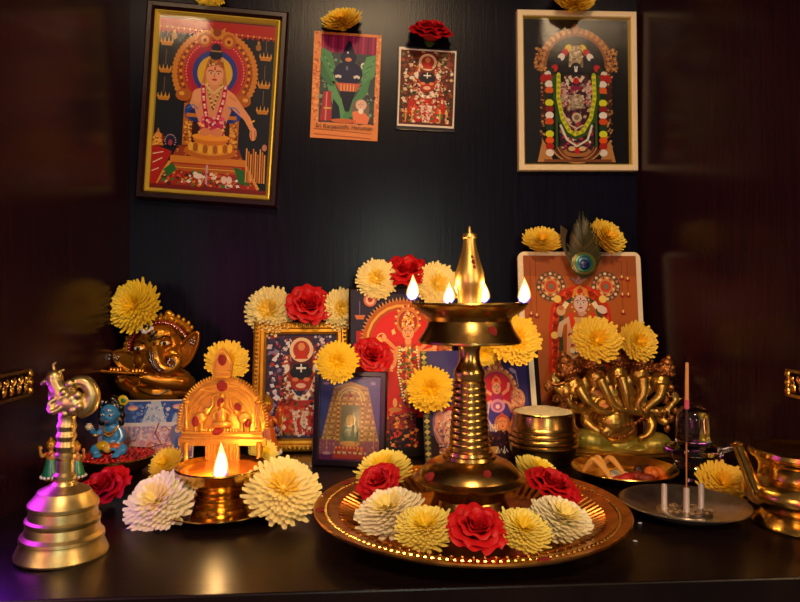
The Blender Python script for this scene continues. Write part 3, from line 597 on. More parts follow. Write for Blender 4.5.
def pic_goddess():
    t, w, h = lean_thing('framed_picture', 'dark edged print of a many armed goddess on a red halo, behind the oil lamp', 'picture', 403, 457, 288, 106, R(12), 0, 'devotional pictures')
    frame_mb(w, h, 0, 0, [(0, 0), (0, .004), (.0015, .005), (.003, .004), (.003, 0)]).build('frame', M['black'], t, 25)
    p = Print((352, 289, 455, 456), w-.006, h-.006, (360, 290, 3.54)); base_print(p, '#1c1430')
    p.rect(-30, -5, 340, 600, '#1e1636')
    C = 178
    p.rect(-8, 150, 235, 470, '#a81418')
    for k in range(46):
        a = R(-25+230*k/45); p.poly([(C-20+142*math.cos(a-.03), 190-150*math.sin(a-.03)), (C-20+156*math.cos(a), 190-166*math.sin(a)), (C-20+142*math.cos(a+.03), 190-150*math.sin(a+.03))], '#c88430')
    p.ell(C-20, 190, 145, 152, '#b05a20'); p.ell(C-20, 192, 132, 140, '#e0a040'); p.ell(C-20, 194, 124, 132, '#a8461c'); p.ell(C-20, 196, 114, 124, '#d01420'); p.rect(40, 190, 290, 470, '#c81420')
    p.ell(42, 35, 24, 26, '#c86848'); p.ell(42, 35, 17, 19, '#e8b090'); p.ell(42, 35, 9, 10, '#a83030'); p.line([(4, 40), (4, 90)], 3, '#7a5a90'); p.poly([(-14, 92), (24, 92), (18, 108), (-8, 108)], '#c06a40')
    p.ell(C, 110, 46, 56, '#c87838'); p.arcdots(C, 112, 44, 54, -20, 200, 26, 5, ['#f0c060', '#e04030', '#8a3018']); p.ell(C, 116, 34, 40, '#a82c20')
    for sx in (-1, 1):                                       # the arms
        for dx, dy in ((-86, -20), (-96, 18), (-80, 52), (-62, 90)):
            p.line([(C+sx*12, 205), (C+sx*46, 222+dy*.35), (C-sx*dx*.85, 205+dy*.8), (C-sx*dx, 196+dy)], 13, '#e0905c'); p.ell(C-sx*dx, 192+dy, 8, 9, '#e8a478'); p.line([(C-sx*dx-6, 205+dy), (C-sx*dx+6, 205+dy)], 4, '#f0c050')
    p.ell(76, 186, 10, 13, '#e8b058'); p.arc(84, 180, 18, 20, 60, 240, 4, '#f0c070'); p.rect(284, 240, 298, 310, '#d8a050'); p.poly([(118, 150), (128, 142), (134, 160), (122, 166)], '#e8c080')
    p.poly([(150, 200), (206, 200), (214, 260), (226, 330), (206, 430), (156, 430), (138, 330), (142, 260)], '#a81820')
    p.poly([(168, 196), (188, 196), (196, 420), (166, 420)], '#d07838'); p.speck(146, 210, 212, 425, 190, 6, ['#e8b050', '#7a1014', '#f0d8a0', '#c82820', '#3a6a3c'])
    p.line([(148, 210), (140, 300), (160, 400), (170, 420)], 7, '#3a1c14'); p.linedots([(148, 210), (140, 300), (160, 400)], 20, 4, ['#f0d060', '#f8f0e0']); p.linedots([(208, 210), (216, 300), (196, 400)], 20, 4, ['#f0d060', '#f8f0e0'])
    p.ell(C, 188, 12, 12, '#e09a68'); p.face(C, 158, 26, '#e8a070'); p.poly([(154, 142), (160, 100), (178, 72), (196, 100), (202, 142), (178, 128)], '#d89838'); p.ell(178, 122, 13, 12, '#b81420'); p.speck(156, 84, 200, 136, 45, 3.5, ['#f0d070', '#a03018', '#e8e0c0'])
    p.rect(-8, 460, 330, 600, '#150c14'); p.rect(100, 445, 200, 500, '#7a1a18'); p.speck(100, 440, 205, 560, 130, 6, ['#b83020', '#5a1410', '#d88838', '#2c1010']); p.ell(128, 432, 24, 8, '#c87838'); p.ell(128, 408, 8, 16, '#e0a058')
    p.rect(300, 180, 350, 230, '#a85a28'); p.speck(300, 150, 350, 330, 120, 7, ['#e8b060', '#8a3c1c', '#f0d090', '#c07030'])
    o = p.done('print', t); o.location = (0, -.003, .003)
pic_goddess()
def pic_blue():
    t, w, h = lean_thing('goddess_print', 'blue unframed print with diamond border and pale right edge, behind the lamp stem', 'picture', 484.5, 460, 350, 123, R(9), R(12), 'devotional pictures')
    p = Print((423, 351, 546, 460), w, h, (460, 340, 5.02)); base_print(p, '#3a3468'); p.rect(-200, 40, 440, 620, '#3c3878')
    p.rect(400, 30, 440, 620, '#e8dcc0'); p.rect(385, 30, 402, 620, '#2c2450')
    C = 212
    p.poly([(170, 150), (212, 85), (258, 150)], '#c88448'); p.speck(182, 110, 244, 165, 50, 6, ['#e8b870', '#a85c30', '#e05048'])
    p.ell(C, 275, 118, 130, '#c87c48'); p.arcdots(C, 270, 110, 122, -10, 190, 36, 8, ['#e8a868', '#a8503c', '#f0c890']); p.ell(C, 270, 92, 104, '#a83058'); p.ell(C, 262, 78, 86, '#c82840')
    for sx in (-1, 1):
        p.ell(C+sx*115, 310, 40, 52, '#d89470'); p.speck(C+sx*115-36, 265, C+sx*115+36, 360, 60, 7, ['#e8b088', '#a86058', '#c87860']); p.rect(C+sx*118-14, 355, C+sx*118+14, 460, '#b86848')
        p.ell(C+sx*96, 165, 22, 10, '#b0a0c8', 35*sx); p.line([(C+sx*112, 180), (C+sx*122, 250)], 4, '#c8a8b0')
        p.line([(C+sx*20, 290), (C+sx*62, 260), (C+sx*70, 225)], 16, '#e09878'); p.line([(C+sx*18, 310), (C+sx*60, 330), (C+sx*74, 350)], 16, '#e09878')
    p.poly([(160, 330), (264, 330), (300, 420), (270, 470), (150, 470), (120, 420)], '#4a3c90'); p.poly([(130, 330), (165, 330), (150, 440), (110, 440)], '#3a7088'); p.line([(168, 320), (150, 400), (180, 450)], 10, '#d8b0d0')
    p.ell(C, 300, 34, 36, '#b03060'); p.ell(C, 340, 40, 34, '#d890b0'); p.ell(C, 342, 26, 22, '#a85c98'); p.ell(C, 344, 12, 11, '#e8c0c8')
    p.face(C, 252, 30, '#e8a888'); p.poly([(186, 232), (192, 205), (212, 185), (232, 205), (240, 232), (212, 218)], '#d8883c'); p.ell(212, 210, 12, 10, '#d82830')
    p.ell(232, 430, 44, 46, '#c88048'); p.face(232, 428, 30, '#e89060'); p.poly([(196, 408), (232, 372), (268, 408), (232, 398)], '#c8503c'); p.arcdots(232, 440, 46, 44, 190, 350, 14, 6, ['#e8d8b0', '#b87848'])
    for k in range(9): p.line([(132+k*9, 430), (126+k*9, 465)], 4, '#f0d0a0')
    p.rect(-200, 470, 385, 620, '#2c1824'); p.speck(100, 465, 380, 540, 60, 9, ['#5a2c34', '#7a4030', '#3c2038'])
    p.rect(120, 540, 200, 575, '#c89850')
    p.line([(186, 570), (200, 545), (206, 575), (216, 552), (224, 574), (236, 540), (232, 578), (246, 556), (252, 572)], 5, '#f0e8e0')
    # left end: seated elephant-headed figure, border of diamonds
    p.rect(-186, 40, -150, 620, '#38382c')
    for k in range(22): p.poly([(-184, 60+k*26), (-168, 47+k*26), (-152, 60+k*26), (-168, 73+k*26)], '#c8b878' if k % 2 else '#8a8a50')
    p.ell(-80, 420, 60, 110, '#8a6a90'); p.ell(-100, 400, 26, 46, '#d09088'); p.ell(-50, 380, 30, 34, '#e0b0a8'); p.face(-50, 384, 24, '#e8b8a0'); p.poly([(-78, 362), (-66, 330), (-40, 326), (-24, 360), (-50, 350)], '#b01c28')
    p.ell(-48, 470, 40, 60, '#e0a898'); p.speck(-110, 400, -10, 560, 110, 8, ['#e8c0a8', '#a85858', '#c89070', '#7a5078', '#e8d8b8']); p.line([(-110, 380), (-130, 440), (-100, 500)], 12, '#d89888')
    o = p.done('print', t); 
    b = MB(); b.box((.008, .006, h*.497), (w*1.0, .009, h*.985)); b.build('backing_board', M['black'], t, 0)
pic_blue()
def pic_orange():
    t, w, h = lean_thing('goddess_print', 'large orange print in a white rounded border, garlanded deity, below the peacock feather', 'picture', 586, 444.5, 252, 127, R(6), 0, 'devotional pictures')
    pts = []; r = .011
    for cx, cz, a0 in ((w/2-r, h-r, 0), (-w/2+r, h-r, 90), (-w/2+r, r, 180), (w/2-r, r, 270)):
        for k in range(7): a = R(a0+15*k); pts.append((cx+r*math.cos(a), cz+r*math.sin(a)))
    b = MB(); b.prism(pts, -.001, .003); b.build('border_card', mat('white_card', rgb('#ecd6b4'), .35, coat=.3), t, 25)
    t['category'] = 'picture'
    p = Print((525, 258, 641, 448), w*.915, h*.955, (500, 200, 3.01)); base_print(p, '#a8542c'); p.rect(70, 170, 430, 600, '#b05a26')
    p.rect(70, 170, 430, 240, '#985028')
    C = 246
    for x in (158, 327):
        p.ell(x, 272, 45, 48, '#5c4a3c'); p.arcdots(x, 272, 38, 40, 0, 345, 16, 5, ['#e8c8a0', '#c07858']); p.ell(x, 272, 30, 32, '#c88850'); p.arcdots(x, 272, 25, 27, 0, 340, 14, 4, ['#a83024', '#e8c088']); p.ell(x, 272, 17, 18, '#c84030'); p.ell(x, 272, 9, 10, '#7a7058')
    for x, ys in ((378, (245, 300, 355)), (396, (250, 300)), (95, (360,)), (112, (365,))):
        p.line([(x, 190), (x, ys[-1])], 1.5, '#6a3018')
        for y in ys: p.poly([(x-9, y), (x+9, y), (x+5, y+8), (x-5, y+8)], '#8a2c1c'); p.ell(x, y-4, 2.5, 5, '#f0c890')
    for sx in (-1, 1):
        pl = [(C, 285), (C+sx*45, 300), (C+sx*72, 345), (C+sx*80, 420), (C+sx*82, 540)]
        p.line(pl, 40, '#c83018'); p.linedots(pl, 34, 12, ['#e04824', '#b82818', '#f05c30'])
        p.line([(C+sx*16, 305), (C+sx*50, 330), (C+sx*62, 380), (C+sx*64, 540)], 13, '#3a4a34'); p.line([(C+sx*40, 322), (C+sx*52, 340)], 15, '#f0d8b0'); p.ell(C+sx*70, 312, 12, 12, '#f0c860'); p.ell(C+sx*82, 425, 11, 11, '#f0c860')
    p.poly([(205, 370), (288, 370), (300, 540), (195, 540)], '#d8a880')
    p.line([(215, 372), (186, 390), (178, 430)], 16, '#d0b098'); p.line([(280, 372), (312, 380), (330, 400)], 16, '#d0b098'); p.ell(186, 348, 14, 16, '#d8a878'); p.ell(186, 340, 8, 8, '#c87048'); p.ell(312, 345, 17, 12, '#e0c8b8', 30)
    p.line([(216, 355), (222, 400), (250, 440), (276, 400), (282, 355)], 16, '#d83c20'); p.line([(226, 370), (250, 400), (272, 370)], 8, '#e0b050'); p.speck(210, 400, 290, 500, 100, 8, ['#e8b858', '#a84030', '#7a5a80', '#e8d8b0'])
    p.ell(C+3, 352, 12, 14, '#c89888'); p.face(C+1, 326, 27, '#d8b8b0'); p.poly([(220, 308), (228, 280), (246, 268), (266, 280), (274, 308), (246, 296)], '#d88c38'); p.ell(246, 288, 9, 10, '#c03020'); p.arcdots(C+1, 328, 28, 32, -60, 240, 22, 3, ['#e8c060', '#c05030'])
    p.line([(236, 262), (244, 240), (250, 262)], 7, '#c8a8a8'); p.line([(222, 246), (244, 262), (266, 246)], 6, '#a888a0')
    o = p.done('print', t); o.location = (0, -.0025, h*.0235)
pic_orange()
def pic_land():
    t, w, h = lean_thing('landscape_print', 'small wide blue and pink print of a temple scene, lying back behind the blue figurine', 'picture', 143, 459, 400, 96, R(14), R(3), 'devotional pictures')
    p = Print((0, 0, 547, 330), w, h); base_print(p, '#e0c8c0'); p.rect(8, 8, 540, 322, '#3450a0'); p.rect(8, 130, 540, 322, '#8a78a8')
    p.speck(10, 20, 538, 130, 60, 12, ['#4a6ac0', '#2c4498', '#5c7ccc'])
    p.poly([(250, 130), (300, 8), (350, 8), (392, 130)], '#b0b8d8'); p.poly([(415, 130), (440, 70), (462, 130)], '#a8b0d0'); p.poly([(500, 130), (520, 40), (540, 130)], '#98a4cc')
    for x, y in ((50, 40), (200, 45), (450, 40)): p.ell(x, y, 30, 14, '#d08c98'); p.ell(x, y+5, 22, 8, '#e0b8a0')
    p.rect(140, 128, 540, 150, '#c8c0d8'); 
    for k in range(16): p.rect(144+k*26, 150, 154+k*26, 230, '#b8a8c8')
    p.rect(8, 225, 540, 322, '#b06a78'); p.speck(100, 220, 530, 318, 200, 12, ['#d89090', '#c87060', '#9a7098', '#e0b0a0', '#7a5c90'])
    for x, y, s in ((260, 230, 34), (330, 190, 44), (400, 200, 44), (220, 265, 30)):
        p.ell(x, y, s, s*1.1, '#c8a0b8'); p.ell(x, y-s*.6, s*.42, s*.5, '#d8b8b8'); p.ell(x+6, y+12, s*.5, s*.6, '#b880a0')
    p.speck(150, 150, 530, 225, 110, 9, ['#9a88b8', '#d0b0c0', '#b888a0', '#c8c0e0']); p.speck(250, 20, 400, 128, 50, 8, ['#8a98cc', '#c8c8e0', '#6a80c0'])
    p.line([(350, 130), (330, 190), (370, 250), (300, 270)], 8, '#7a3c48'); p.line([(380, 150), (420, 180), (390, 240)], 6, '#8a4450')
    p.ell(450, 200, 38, 60, '#6a6aa0'); p.ell(460, 250, 20, 40, '#3a60a8'); p.ell(455, 172, 16, 18, '#d8b090'); p.rect(470, 200, 520, 322, '#c86858'); p.rect(8, 290, 540, 322, '#8a5a90')
    o = p.done('print', t)
pic_land()

# ------------------------------------------------------------------ flames
def flame(parent, loc, h, r, power):
    r *= 1.18; n = 16
    f = MB(); hm = MB()
    seg = 16
    for mb, k, mode in ((f, 1, 0), (hm, 1.28, 1)):
        vs = []; cs = []; fs = []
        for i in range(n+1):
            t = i/n; rr = r*k*(math.sin(PI*min(1, t*1.0)**.62))**1.0*(1-t*.35) if 0 < t < 1 else 0
            z = h*(1.08 if mode else 1)*t - (h*.03 if mode else 0)
            if mode == 0: c = (.25, .35, 1.2) if t < .06 else ((1, .72, .35) if t < .16 else (1.2, 1.0, .62) if t < .75 else (1.1, .72, .28))
            else: c = (.10, .12, .9) if t < .22 else ((1, .35, .06))
            for j in range(seg):
                a = 2*PI*j/seg; vs.append((loc[0]+max(rr, 1e-5)*math.cos(a)+h*.05*math.sin(t*2.4), loc[1]+max(rr, 1e-5)*math.sin(a), loc[2]+z)); cs.append(c)
        for i in range(n):
            for j in range(seg): j2 = (j+1) % seg; fs.append((i*seg+j, i*seg+j2, (i+1)*seg+j2, (i+1)*seg+j))
        mb.add(vs, fs, 0, cs)
    fo = f.build('flame', M['flame'], parent, 60); ho = hm.build('flame_mantle', M['halo'], fo, 60)
    l = bpy.data.lights.new('flame_light', 'POINT'); l.energy = power; l.color = (1, .56, .18); l.shadow_soft_size = .006
    lo = bpy.data.objects.new('flame_light', l); COL.objects.link(lo); lo.parent = parent; lo.location = (loc[0], loc[1], loc[2]+h*.55)
    ho.visible_shadow = True
    return fo

# ------------------------------------------------------------------ tray and tall lamp
TB = c2w((469.5-400)/FPX*.640, .640, 0)
def tray():
    t = thing('brass_thali', 'large round copper-brass thali with ribbed rim holding the tall lamp and a ring of flowers', 'tray', TB)
    R0 = .1525
    prof = [(0, .0035), (.100, .0035), (.104, .005), (.128, .017), (.134, .0185), (.147, .021), (.1513, .022), (R0, .0208), (.1513, .0188), (.144, .0175), (.128, .013), (.104, .001), (.100, 0), (0, 0)]
    b = MB(); b.lathe(prof, 128); b.build('dish', M['tray'], t, 30)
    b = MB()
    for i in range(90):
        a = 2*PI*i/90
        pts = [(rr*math.cos(a+k), rr*math.sin(a+k), z) for rr, z, k in ((.104, .0062, 0), (.116, .0122, .012), (.128, .0178, .024))]
        b.tube(pts, [.0010, .0014, .0010], 6, sub=1)
    b.build('rim_flutes', M['tray'], t); 
    b = MB()
    for i in range(150):
        a = 2*PI*i/150; b.ell((.1405*math.cos(a), .1405*math.sin(a), .0202), (.0021, .0021, .0011), seg=6, rings=4)
    b.build('rim_beading', M['brass'], t)
    for a, rr in ((-172, .146), (-73, .146), (150, .146)):
        b = MB(); b.ell((rr*math.cos(R(a)), rr*math.sin(R(a)), .0212), (.006, .004, .0012), Euler((0, 0, R(a+90)))); b.build('vermilion_mark', M['kumkum'], t)
tray()
LU = .640/FPX
def tall_lamp():
    u = LU; base = TB+Vector((0, 0, .0036)); t = thing('oil_lamp', 'tall standing brass oil lamp with four burning wicks and a pointed finial, on the thali', 'lamp', base)
    zz = lambda py: H-(py-301)*u-.0036
    P = lambda L: [(r*u, zz(y)) for r, y in L]
    zb = zz(519)
    b = MB(); b.lathe([(0, .0)]+[(46*u, .0), (47*u, .003)]+P([(40, 508), (35, 495), (37, 486), (50, 481), (56, 478.5), (56.5, 476.5), (54, 475), (50, 473), (48, 469), (42, 463), (34, 459), (27, 457), (26, 454), (23.5, 453), (23, 450), (20, 449), (0, 449)]), 96)
    b.build('base', M['brass_satin'], t, 28)
    b = MB(); L = [(0, 450.5), (20, 450.5)]; y = 448; r = 20
    while y > 381:
        r = 20-(448-y)/68*4.6; L += [(r-.2, y), (r+.6, y-1.0), (r+.6, y-3.6), (r-.2, y-4.6), (r-.5, y-5.4)]; y -= 6.2
    L += [(14.6, 380), (15.5, 374), (15.6, 371), (14.2, 368), (11.2, 363), (10.2, 358), (10.4, 350), (12, 345), (16, 342), (16, 338), (0, 338)]
    b.lathe(P(L), 72); b.build('stem', M['brass_satin'], t, 32)
    b = MB(); b.lathe(P([(0, 339), (30, 339.5), (50, 343), (51.5, 342), (51.5, 340.5), (47, 334), (43, 327), (41, 321), (43, 317), (52, 311), (57, 307), (58.5, 304.5), (58, 303), (55, 303.5), (49, 308), (38, 312), (0, 312.5)]), 96); b.build('wick_bowl', M['brass_satin'], t, 28)
    b = MB(); b.lathe(P([(0, 312.6), (44, 309.0)]), 64); b.lathe(P([(44, 309.4), (0, 312.4)]), 64)
    b = MB(); b.lathe(P([(0, 312), (20, 312), (20, 309), (12, 307), (11.5, 300), (12.5, 292), (15, 285), (15.3, 280), (14, 272), (11, 263), (8, 252), (6.3, 243), (6, 239), (7, 238), (7, 235), (6, 233.5), (3, 233), (1.6, 230), (.9, 227), (0, 225.5)]), 56); f = b.build('finial', mat('brushed_brass', rgb('#e6c070'), .36, 1, noise=(60, rgb('#b8883c'), .5), bump=(300, .3, .0003, (1, 1, 8))), t, 40)
    b = MB()
    for x, y, r in ((472, 263, 2.2), (471, 258, 1.6), (473, 268, 1.6)):
        rr = 10.8-(263-y)*.32; dx = x-469.5; b.ell((dx*u, -math.sqrt(max(1, rr*rr-dx*dx))*u, zz(y)), (r*u, .9*u, r*1.4*u))
    b.build('vermilion_mark', M['kumkum'], t)
    for c, rr in (((17*u, -41.6*u, zz(330)), (4.4*u, 1.4*u, 5.4*u)), ((12*u, -42*u, zz(463)), (4*u, 2*u, 4*u)), ((-40*u, -26*u, zz(470)), (5*u, 4*u, 5*u))):
        b = MB(); b.ell(c, rr); b.build('vermilion_mark', M['kumkum'], t)
    for x, dy, top, bot, pw in ((-57.5, 2, 275, 300, 1.7), (-17.5, 50, 281, 304, 1.5), (20, 50, 280, 303, 1.5), (55, 5, 278, 303, 1.7)):
        v = Vector((x*u, dy*u, 0)); d = v.normalized()
        w_ = MB(); w_.tube([v*.45+Vector((0, 0, zz(309))), v*.8+Vector((0, 0, zz(305.5))), v*.97+Vector((0, 0, zz(302))), v+Vector((0, 0, zz(bot-2)))], [1.6*u, 1.5*u, 1.2*u, .9*u], 8)
        wk = w_.build('wick', M['wick'], t)
        flame(t, (v.x, v.y, zz(bot)), (bot-top)*u, 5.0*u, pw)
tall_lamp()

# ------------------------------------------------------------------ small deity lamp with plaque and its saucer
KP = F(222, 512); KU = depth(KP)/FPX
def saucer():
    t = thing('brass_saucer', 'shallow brass saucer under the small burning lamp, two pale flowers on its edge', 'saucer', KP)
    u = KU; b = MB(); b.lathe([(0, .003), (38*u, .003), (50*u, .006), (60*u, .0105), (61.5*u, .0105), (61.5*u, .0095), (50*u, .0042), (38*u, 0), (0, 0)], 96); b.build('dish', M['brass'], t, 30)
saucer()
def kamakshi():
    u = KU; t = thing('oil_lamp', 'small brass bowl lamp with one flame and a tooth-edged arched plaque of a goddess', 'lamp', KP+Vector((0, 0, .0031)))
    zz = lambda py: (512-py)*u; C = 222
    b = MB(); b.lathe([(r*u, zz(y)) for r, y in [(0, 512), (30, 512), (30.5, 509), (28, 506.5), (29, 505), (29, 502), (26, 500), (27, 498), (27, 496), (24, 494), (25, 490), (33, 485), (40, 478), (43.5, 471), (45.5, 469), (44.5, 467.5), (42, 470), (38, 474), (0, 476)]], 72); b.build('bowl', M['brass'], t, 28)
    b = MB(); b.lathe([(41.5*u, zz(472.0)), (0, zz(471.6))], 48); b.build('oil', M['oil'], t, 0)
    # plaque at the rear of the bowl
    yb = 34; PM = Matrix.Translation((-9*u, 0, -13.6*u)) @ Matrix.Diagonal((1.05, 1, 1.05, 1))
    def AR(rx, ry, a): return ((rx*math.cos(a))*u, zz(424)+ry*math.sin(a)*u)
    b = MB(); b.M = PM; pts = [AR(43, 46, R(-8+196*i/40)) for i in range(41)]
    pts = [(40*u, zz(434)), (40*u, zz(440))]+[((40-0)*u, zz(438))][:0]+[(p) for p in pts]+[(-40*u, zz(434)), (-40*u, zz(440))]
    b.prism(sorted_pts(pts), (yb)*u, (yb+3)*u); pl = b.build('plaque', M['lamp_gold'], t, 30)
    b = MB(); b.M = PM
    for i in range(52):
        a = R(-6+192*i/51); x, z = AR(44, 47, a); b.ell((x, (yb+1)*u, z), (2.6*u, 2.0*u, 1.3*u), Euler((0, -a, 0)), 8, 6)
    b.build('toothed_edge', M['lamp_gold'], pl)
    b = MB(); b.M = PM
    for rx, ry, r in ((39, 42, 1.2), (34, 37, .9), (29, 31, 1.3)):
        b.tube([(AR(rx, ry, R(2+176*i/24))[0], (yb-.3)*u, AR(rx, ry, R(2+176*i/24))[1]) for i in range(25)], r*u, 7, sub=1)
    b.tube([(-40*u, (yb-1)*u, zz(433)), (40*u, (yb-1)*u, zz(433))], 1.6*u, 8, sub=1); b.tube([(-41*u, (yb-1)*u, zz(438)), (41*u, (yb-1)*u, zz(438))], 1.2*u, 8, sub=1)
    for s in (-1, 1):                                    # pilasters, elephants with raised trunks
        b.tube([(s*36*u, yb*u, zz(402)), (s*36*u, yb*u, zz(432))], 2.4*u, 8, sub=1); b.ell((s*36*u, (yb-1)*u, zz(402)), (3.6*u, 2.5*u, 2*u)); b.ell((s*36*u, (yb-1)*u, zz(429)), (3.6*u, 2.5*u, 1.6*u))
        b.ell((s*22*u, (yb-1)*u, zz(418)), (7*u, 3*u, 6*u)); b.ell((s*15*u, (yb-2)*u, zz(411)), (4*u, 3*u, 4.4*u)); b.tube([(s*13*u, (yb-3)*u, zz(410)), (s*9*u, (yb-3)*u, zz(404)), (s*9*u, (yb-3)*u, zz(397)), (s*5*u, (yb-3)*u, zz(394))], [1.8*u, 1.4*u, 1.1*u, .8*u], 7)
        b.tube([(s*20*u, (yb-2)*u, zz(422)), (s*20*u, (yb-2)*u, zz(431))], 2.2*u, 7, sub=1); b.tube([(s*26*u, (yb-2)*u, zz(422)), (s*26*u, (yb-2)*u, zz(431))], 2.2*u, 7, sub=1)
        b.tube([(s*(8+14*math.sin(k*.8))*u, (yb-.6)*u, zz(392-k*1.5)) for k in range(6)], .9*u, 6)
    b.ell((0, (yb-2)*u, zz(404)), (3.4*u, 3*u, 4*u)); b.ell((0, (yb-1)*u, zz(397.5)), (3*u, 2*u, 4*u)); b.ell((0, (yb-1.5)*u, zz(415)), (5.5*u, 3*u, 8*u)); b.ell((0, (yb-2)*u, zz(424)), (11*u, 4*u, 4*u))
    for s in (-1, 1): b.tube([(s*4*u, (yb-2)*u, zz(411)), (s*8*u, (yb-3)*u, zz(414)), (s*7*u, (yb-4)*u, zz(419))], [1.6*u, 1.3*u, 1.2*u], 7)
    for k in range(-6, 7): b.ell((k*3*u, (yb-2)*u, zz(430)), (1.6*u, 1.6*u, 2*u), seg=7, rings=5)
    b.build('deity_relief', M['lamp_gold'], pl)
    # crest
    b = MB(); b.M = PM; b.prism([(x*u, zz(y)) for x, y in [(-9, 384), (-8, 376), (-10, 371), (-10, 364), (-7, 355), (-2, 349), (0, 347.5), (2, 349), (7, 355), (10, 364), (10, 371), (8, 376), (9, 384)]], yb*u, (yb+3)*u)
    b.tube([(x*u, (yb-.3)*u, zz(y)) for x, y in [(-8, 370), (-6.5, 360), (0, 351), (6.5, 360), (8, 370)]], 1.1*u, 7); b.tube([(-9*u, (yb-.5)*u, zz(372)), (9*u, (yb-.5)*u, zz(372))], 1.4*u, 7, sub=1); b.tube([(-8*u, (yb-.5)*u, zz(377)), (8*u, (yb-.5)*u, zz(377))], 1.2*u, 7, sub=1)
    b.build('crest', M['lamp_gold'], t, 30)
    b = MB(); b.M = PM                                            # legs and apron below the arch
    b.box((0, (yb+1.5)*u, zz(442)), (88*u, 4*u, 8*u))
    for x in (-37, 37): b.tube([(x*u, (yb+1)*u, zz(443)), (x*u, (yb+1)*u, zz(455)), (x*u*.95, (yb-2)*u, zz(470))], [3.6*u, 2.8*u, 3.4*u], 10)
    b.box((0, (yb+1.5)*u, zz(455)), (34*u, 4*u, 24*u))
    for k in range(-5, 6): b.tube([(k*3.1*u, (yb-.5)*u, zz(445)), (k*3.1*u, (yb-.5)*u, zz(463))], 1.1*u, 6, sub=1)
    b.build('stand', M['lamp_gold'], t, 30)
    for x, y, rx, rz in ((0, 360, 4, 5.5), (0, 386, 5.5, 5.5), (-1, 402, 3, 5), (16, 407, 3.4, 4.6), (-26, 421, 3.6, 5.5), (26, 423, 3, 4.4), (-4, 431, 5.5, 3.6)):
        b = MB(); b.M = PM; b.ell((x*u, (yb-3.5 if y > 390 else yb-1)*u, zz(y)), (rx*u, 1.6*u, rz*u), Euler((0, R(random.uniform(-30, 30)), 0))); b.build('vermilion_mark', M['kumkum'], t)
    b = MB(); b.tube([(4*u, 8*u, zz(472)), (0, -8*u, zz(472)), (4*u, -24*u, zz(472)), (6*u, -31*u, zz(472.5))], [1.6*u, 1.6*u, 1.5*u, 1.3*u], 8); b.build('wick', M['wick'], t)
    flame(t, (6*u, -30*u, zz(474)), 35*u, 5.4*u, 1.1)
def sorted_pts(p):
    c = (sum(a[0] for a in p)/len(p), sum(a[1] for a in p)/len(p)); return sorted(p, key=lambda a: math.atan2(a[1]-c[1], a[0]-c[0]))
kamakshi()

# ------------------------------------------------------------------ hand bell
def bell():
    P0 = F(62, 554); u = depth(P0)/FPX; t = thing('hand_bell', 'tall brass hand bell with a figured handle, at the front left', 'bell', P0)
    zz = lambda py: (559-py)*u; t.rotation_euler = (0, R(2.2), -TH); t.location.z = .0012
    b = MB(); b.lathe([(r*u, zz(y)) for r, y in [(38, 557), (42.5, 559), (43, 557), (41, 552), (38, 546), (37.5, 543), (39, 542), (38.5, 539), (35, 536), (33.5, 528), (34.5, 526), (34.5, 523), (32, 521), (31, 513), (32.5, 511), (32.5, 508), (30, 505), (26, 500), (24, 496), (12, 490), (10, 487), (0, 487), (0, 490), (20, 499), (28, 515), (33, 540), (38, 557)]], 72); b.build('bell_body', M['brass_pale'], t, 28)
    b = MB(); b.tube([(0, 0, zz(495)), (0, 0, zz(540))], [1.5*u, 1.5*u], 8, sub=1); b.ell((0, 0, zz(542)), (6*u, 6*u, 7*u)); b.build('clapper', M['brass_pale'], t)
    b = MB(); L = [(0, 491), (9.5, 491), (9, 486), (10.5, 484), (10.5, 481), (8, 478), (8, 466), (9.8, 463), (9.8, 460), (8, 458), (9.6, 452), (8, 447), (9.6, 442), (8, 437), (9.4, 432), (7.6, 427), (8.4, 422), (0, 420)]
    b.lathe([(r*u, zz(y)) for r, y in L], 40); b.build('handle', M['brass_pale'], t, 30)
    b = MB(); A = lambda x, y, d=0: ((x-67)*u, d*u, zz(y))
    b.ell(A(70, 409), (17*u, 11*u, 13*u)); b.ell(A(61, 403), (13*u, 9*u, 14*u), Euler((0, R(-25), 0))); b.tube([A(60, 400), A(55, 391), A(52, 385)], [9*u, 8*u, 7*u], 10); b.ell(A(53, 384), (8*u, 7*u, 7.5*u)); b.tube([A(50, 386, -1), A(44, 389, -2), A(41, 391, -2)], [4*u, 3*u, 2*u], 8)
    b.tube([A(53, 378), A(51, 372), A(54, 369)], [2*u, 1.4*u, .8*u], 7); b.tube([A(57, 379), A(62, 376)], [2.2*u, 1.2*u], 7, sub=1)
    b.tube([A(78, 418, 2), A(87, 412, 3), A(90, 400, 3), A(84, 389, 2), A(75, 388, 0), A(72, 394, -2)], [8*u, 8*u, 7.5*u, 7*u, 6*u, 4*u], 10)
    for x, y, r in ((72, 389, 4.5), (80, 400, 4), (74, 404, 4.5), (82, 411, 4), (66, 398, 3.5), (60, 412, 4), (76, 415, 4.5), (68, 419, 4)): b.ell(A(x, y, -7), (r*u, r*.8*u, r*u), seg=10, rings=7)
    b.tube([A(60, 404, -6), A(54, 408, -9), A(56, 414, -9)], [3*u, 2.5*u, 2.4*u], 8); b.tube([A(66, 412, -8), A(58, 417, -10), A(52, 413, -8)], [3*u, 3*u, 2.4*u], 8)
    b.tube([A(67, 424), A(67, 416)], [8*u, 8*u], 10, sub=1)
    o = b.build('bull_figure', M['brass_pale'], t); remesh(o, .0007, 3)
bell()

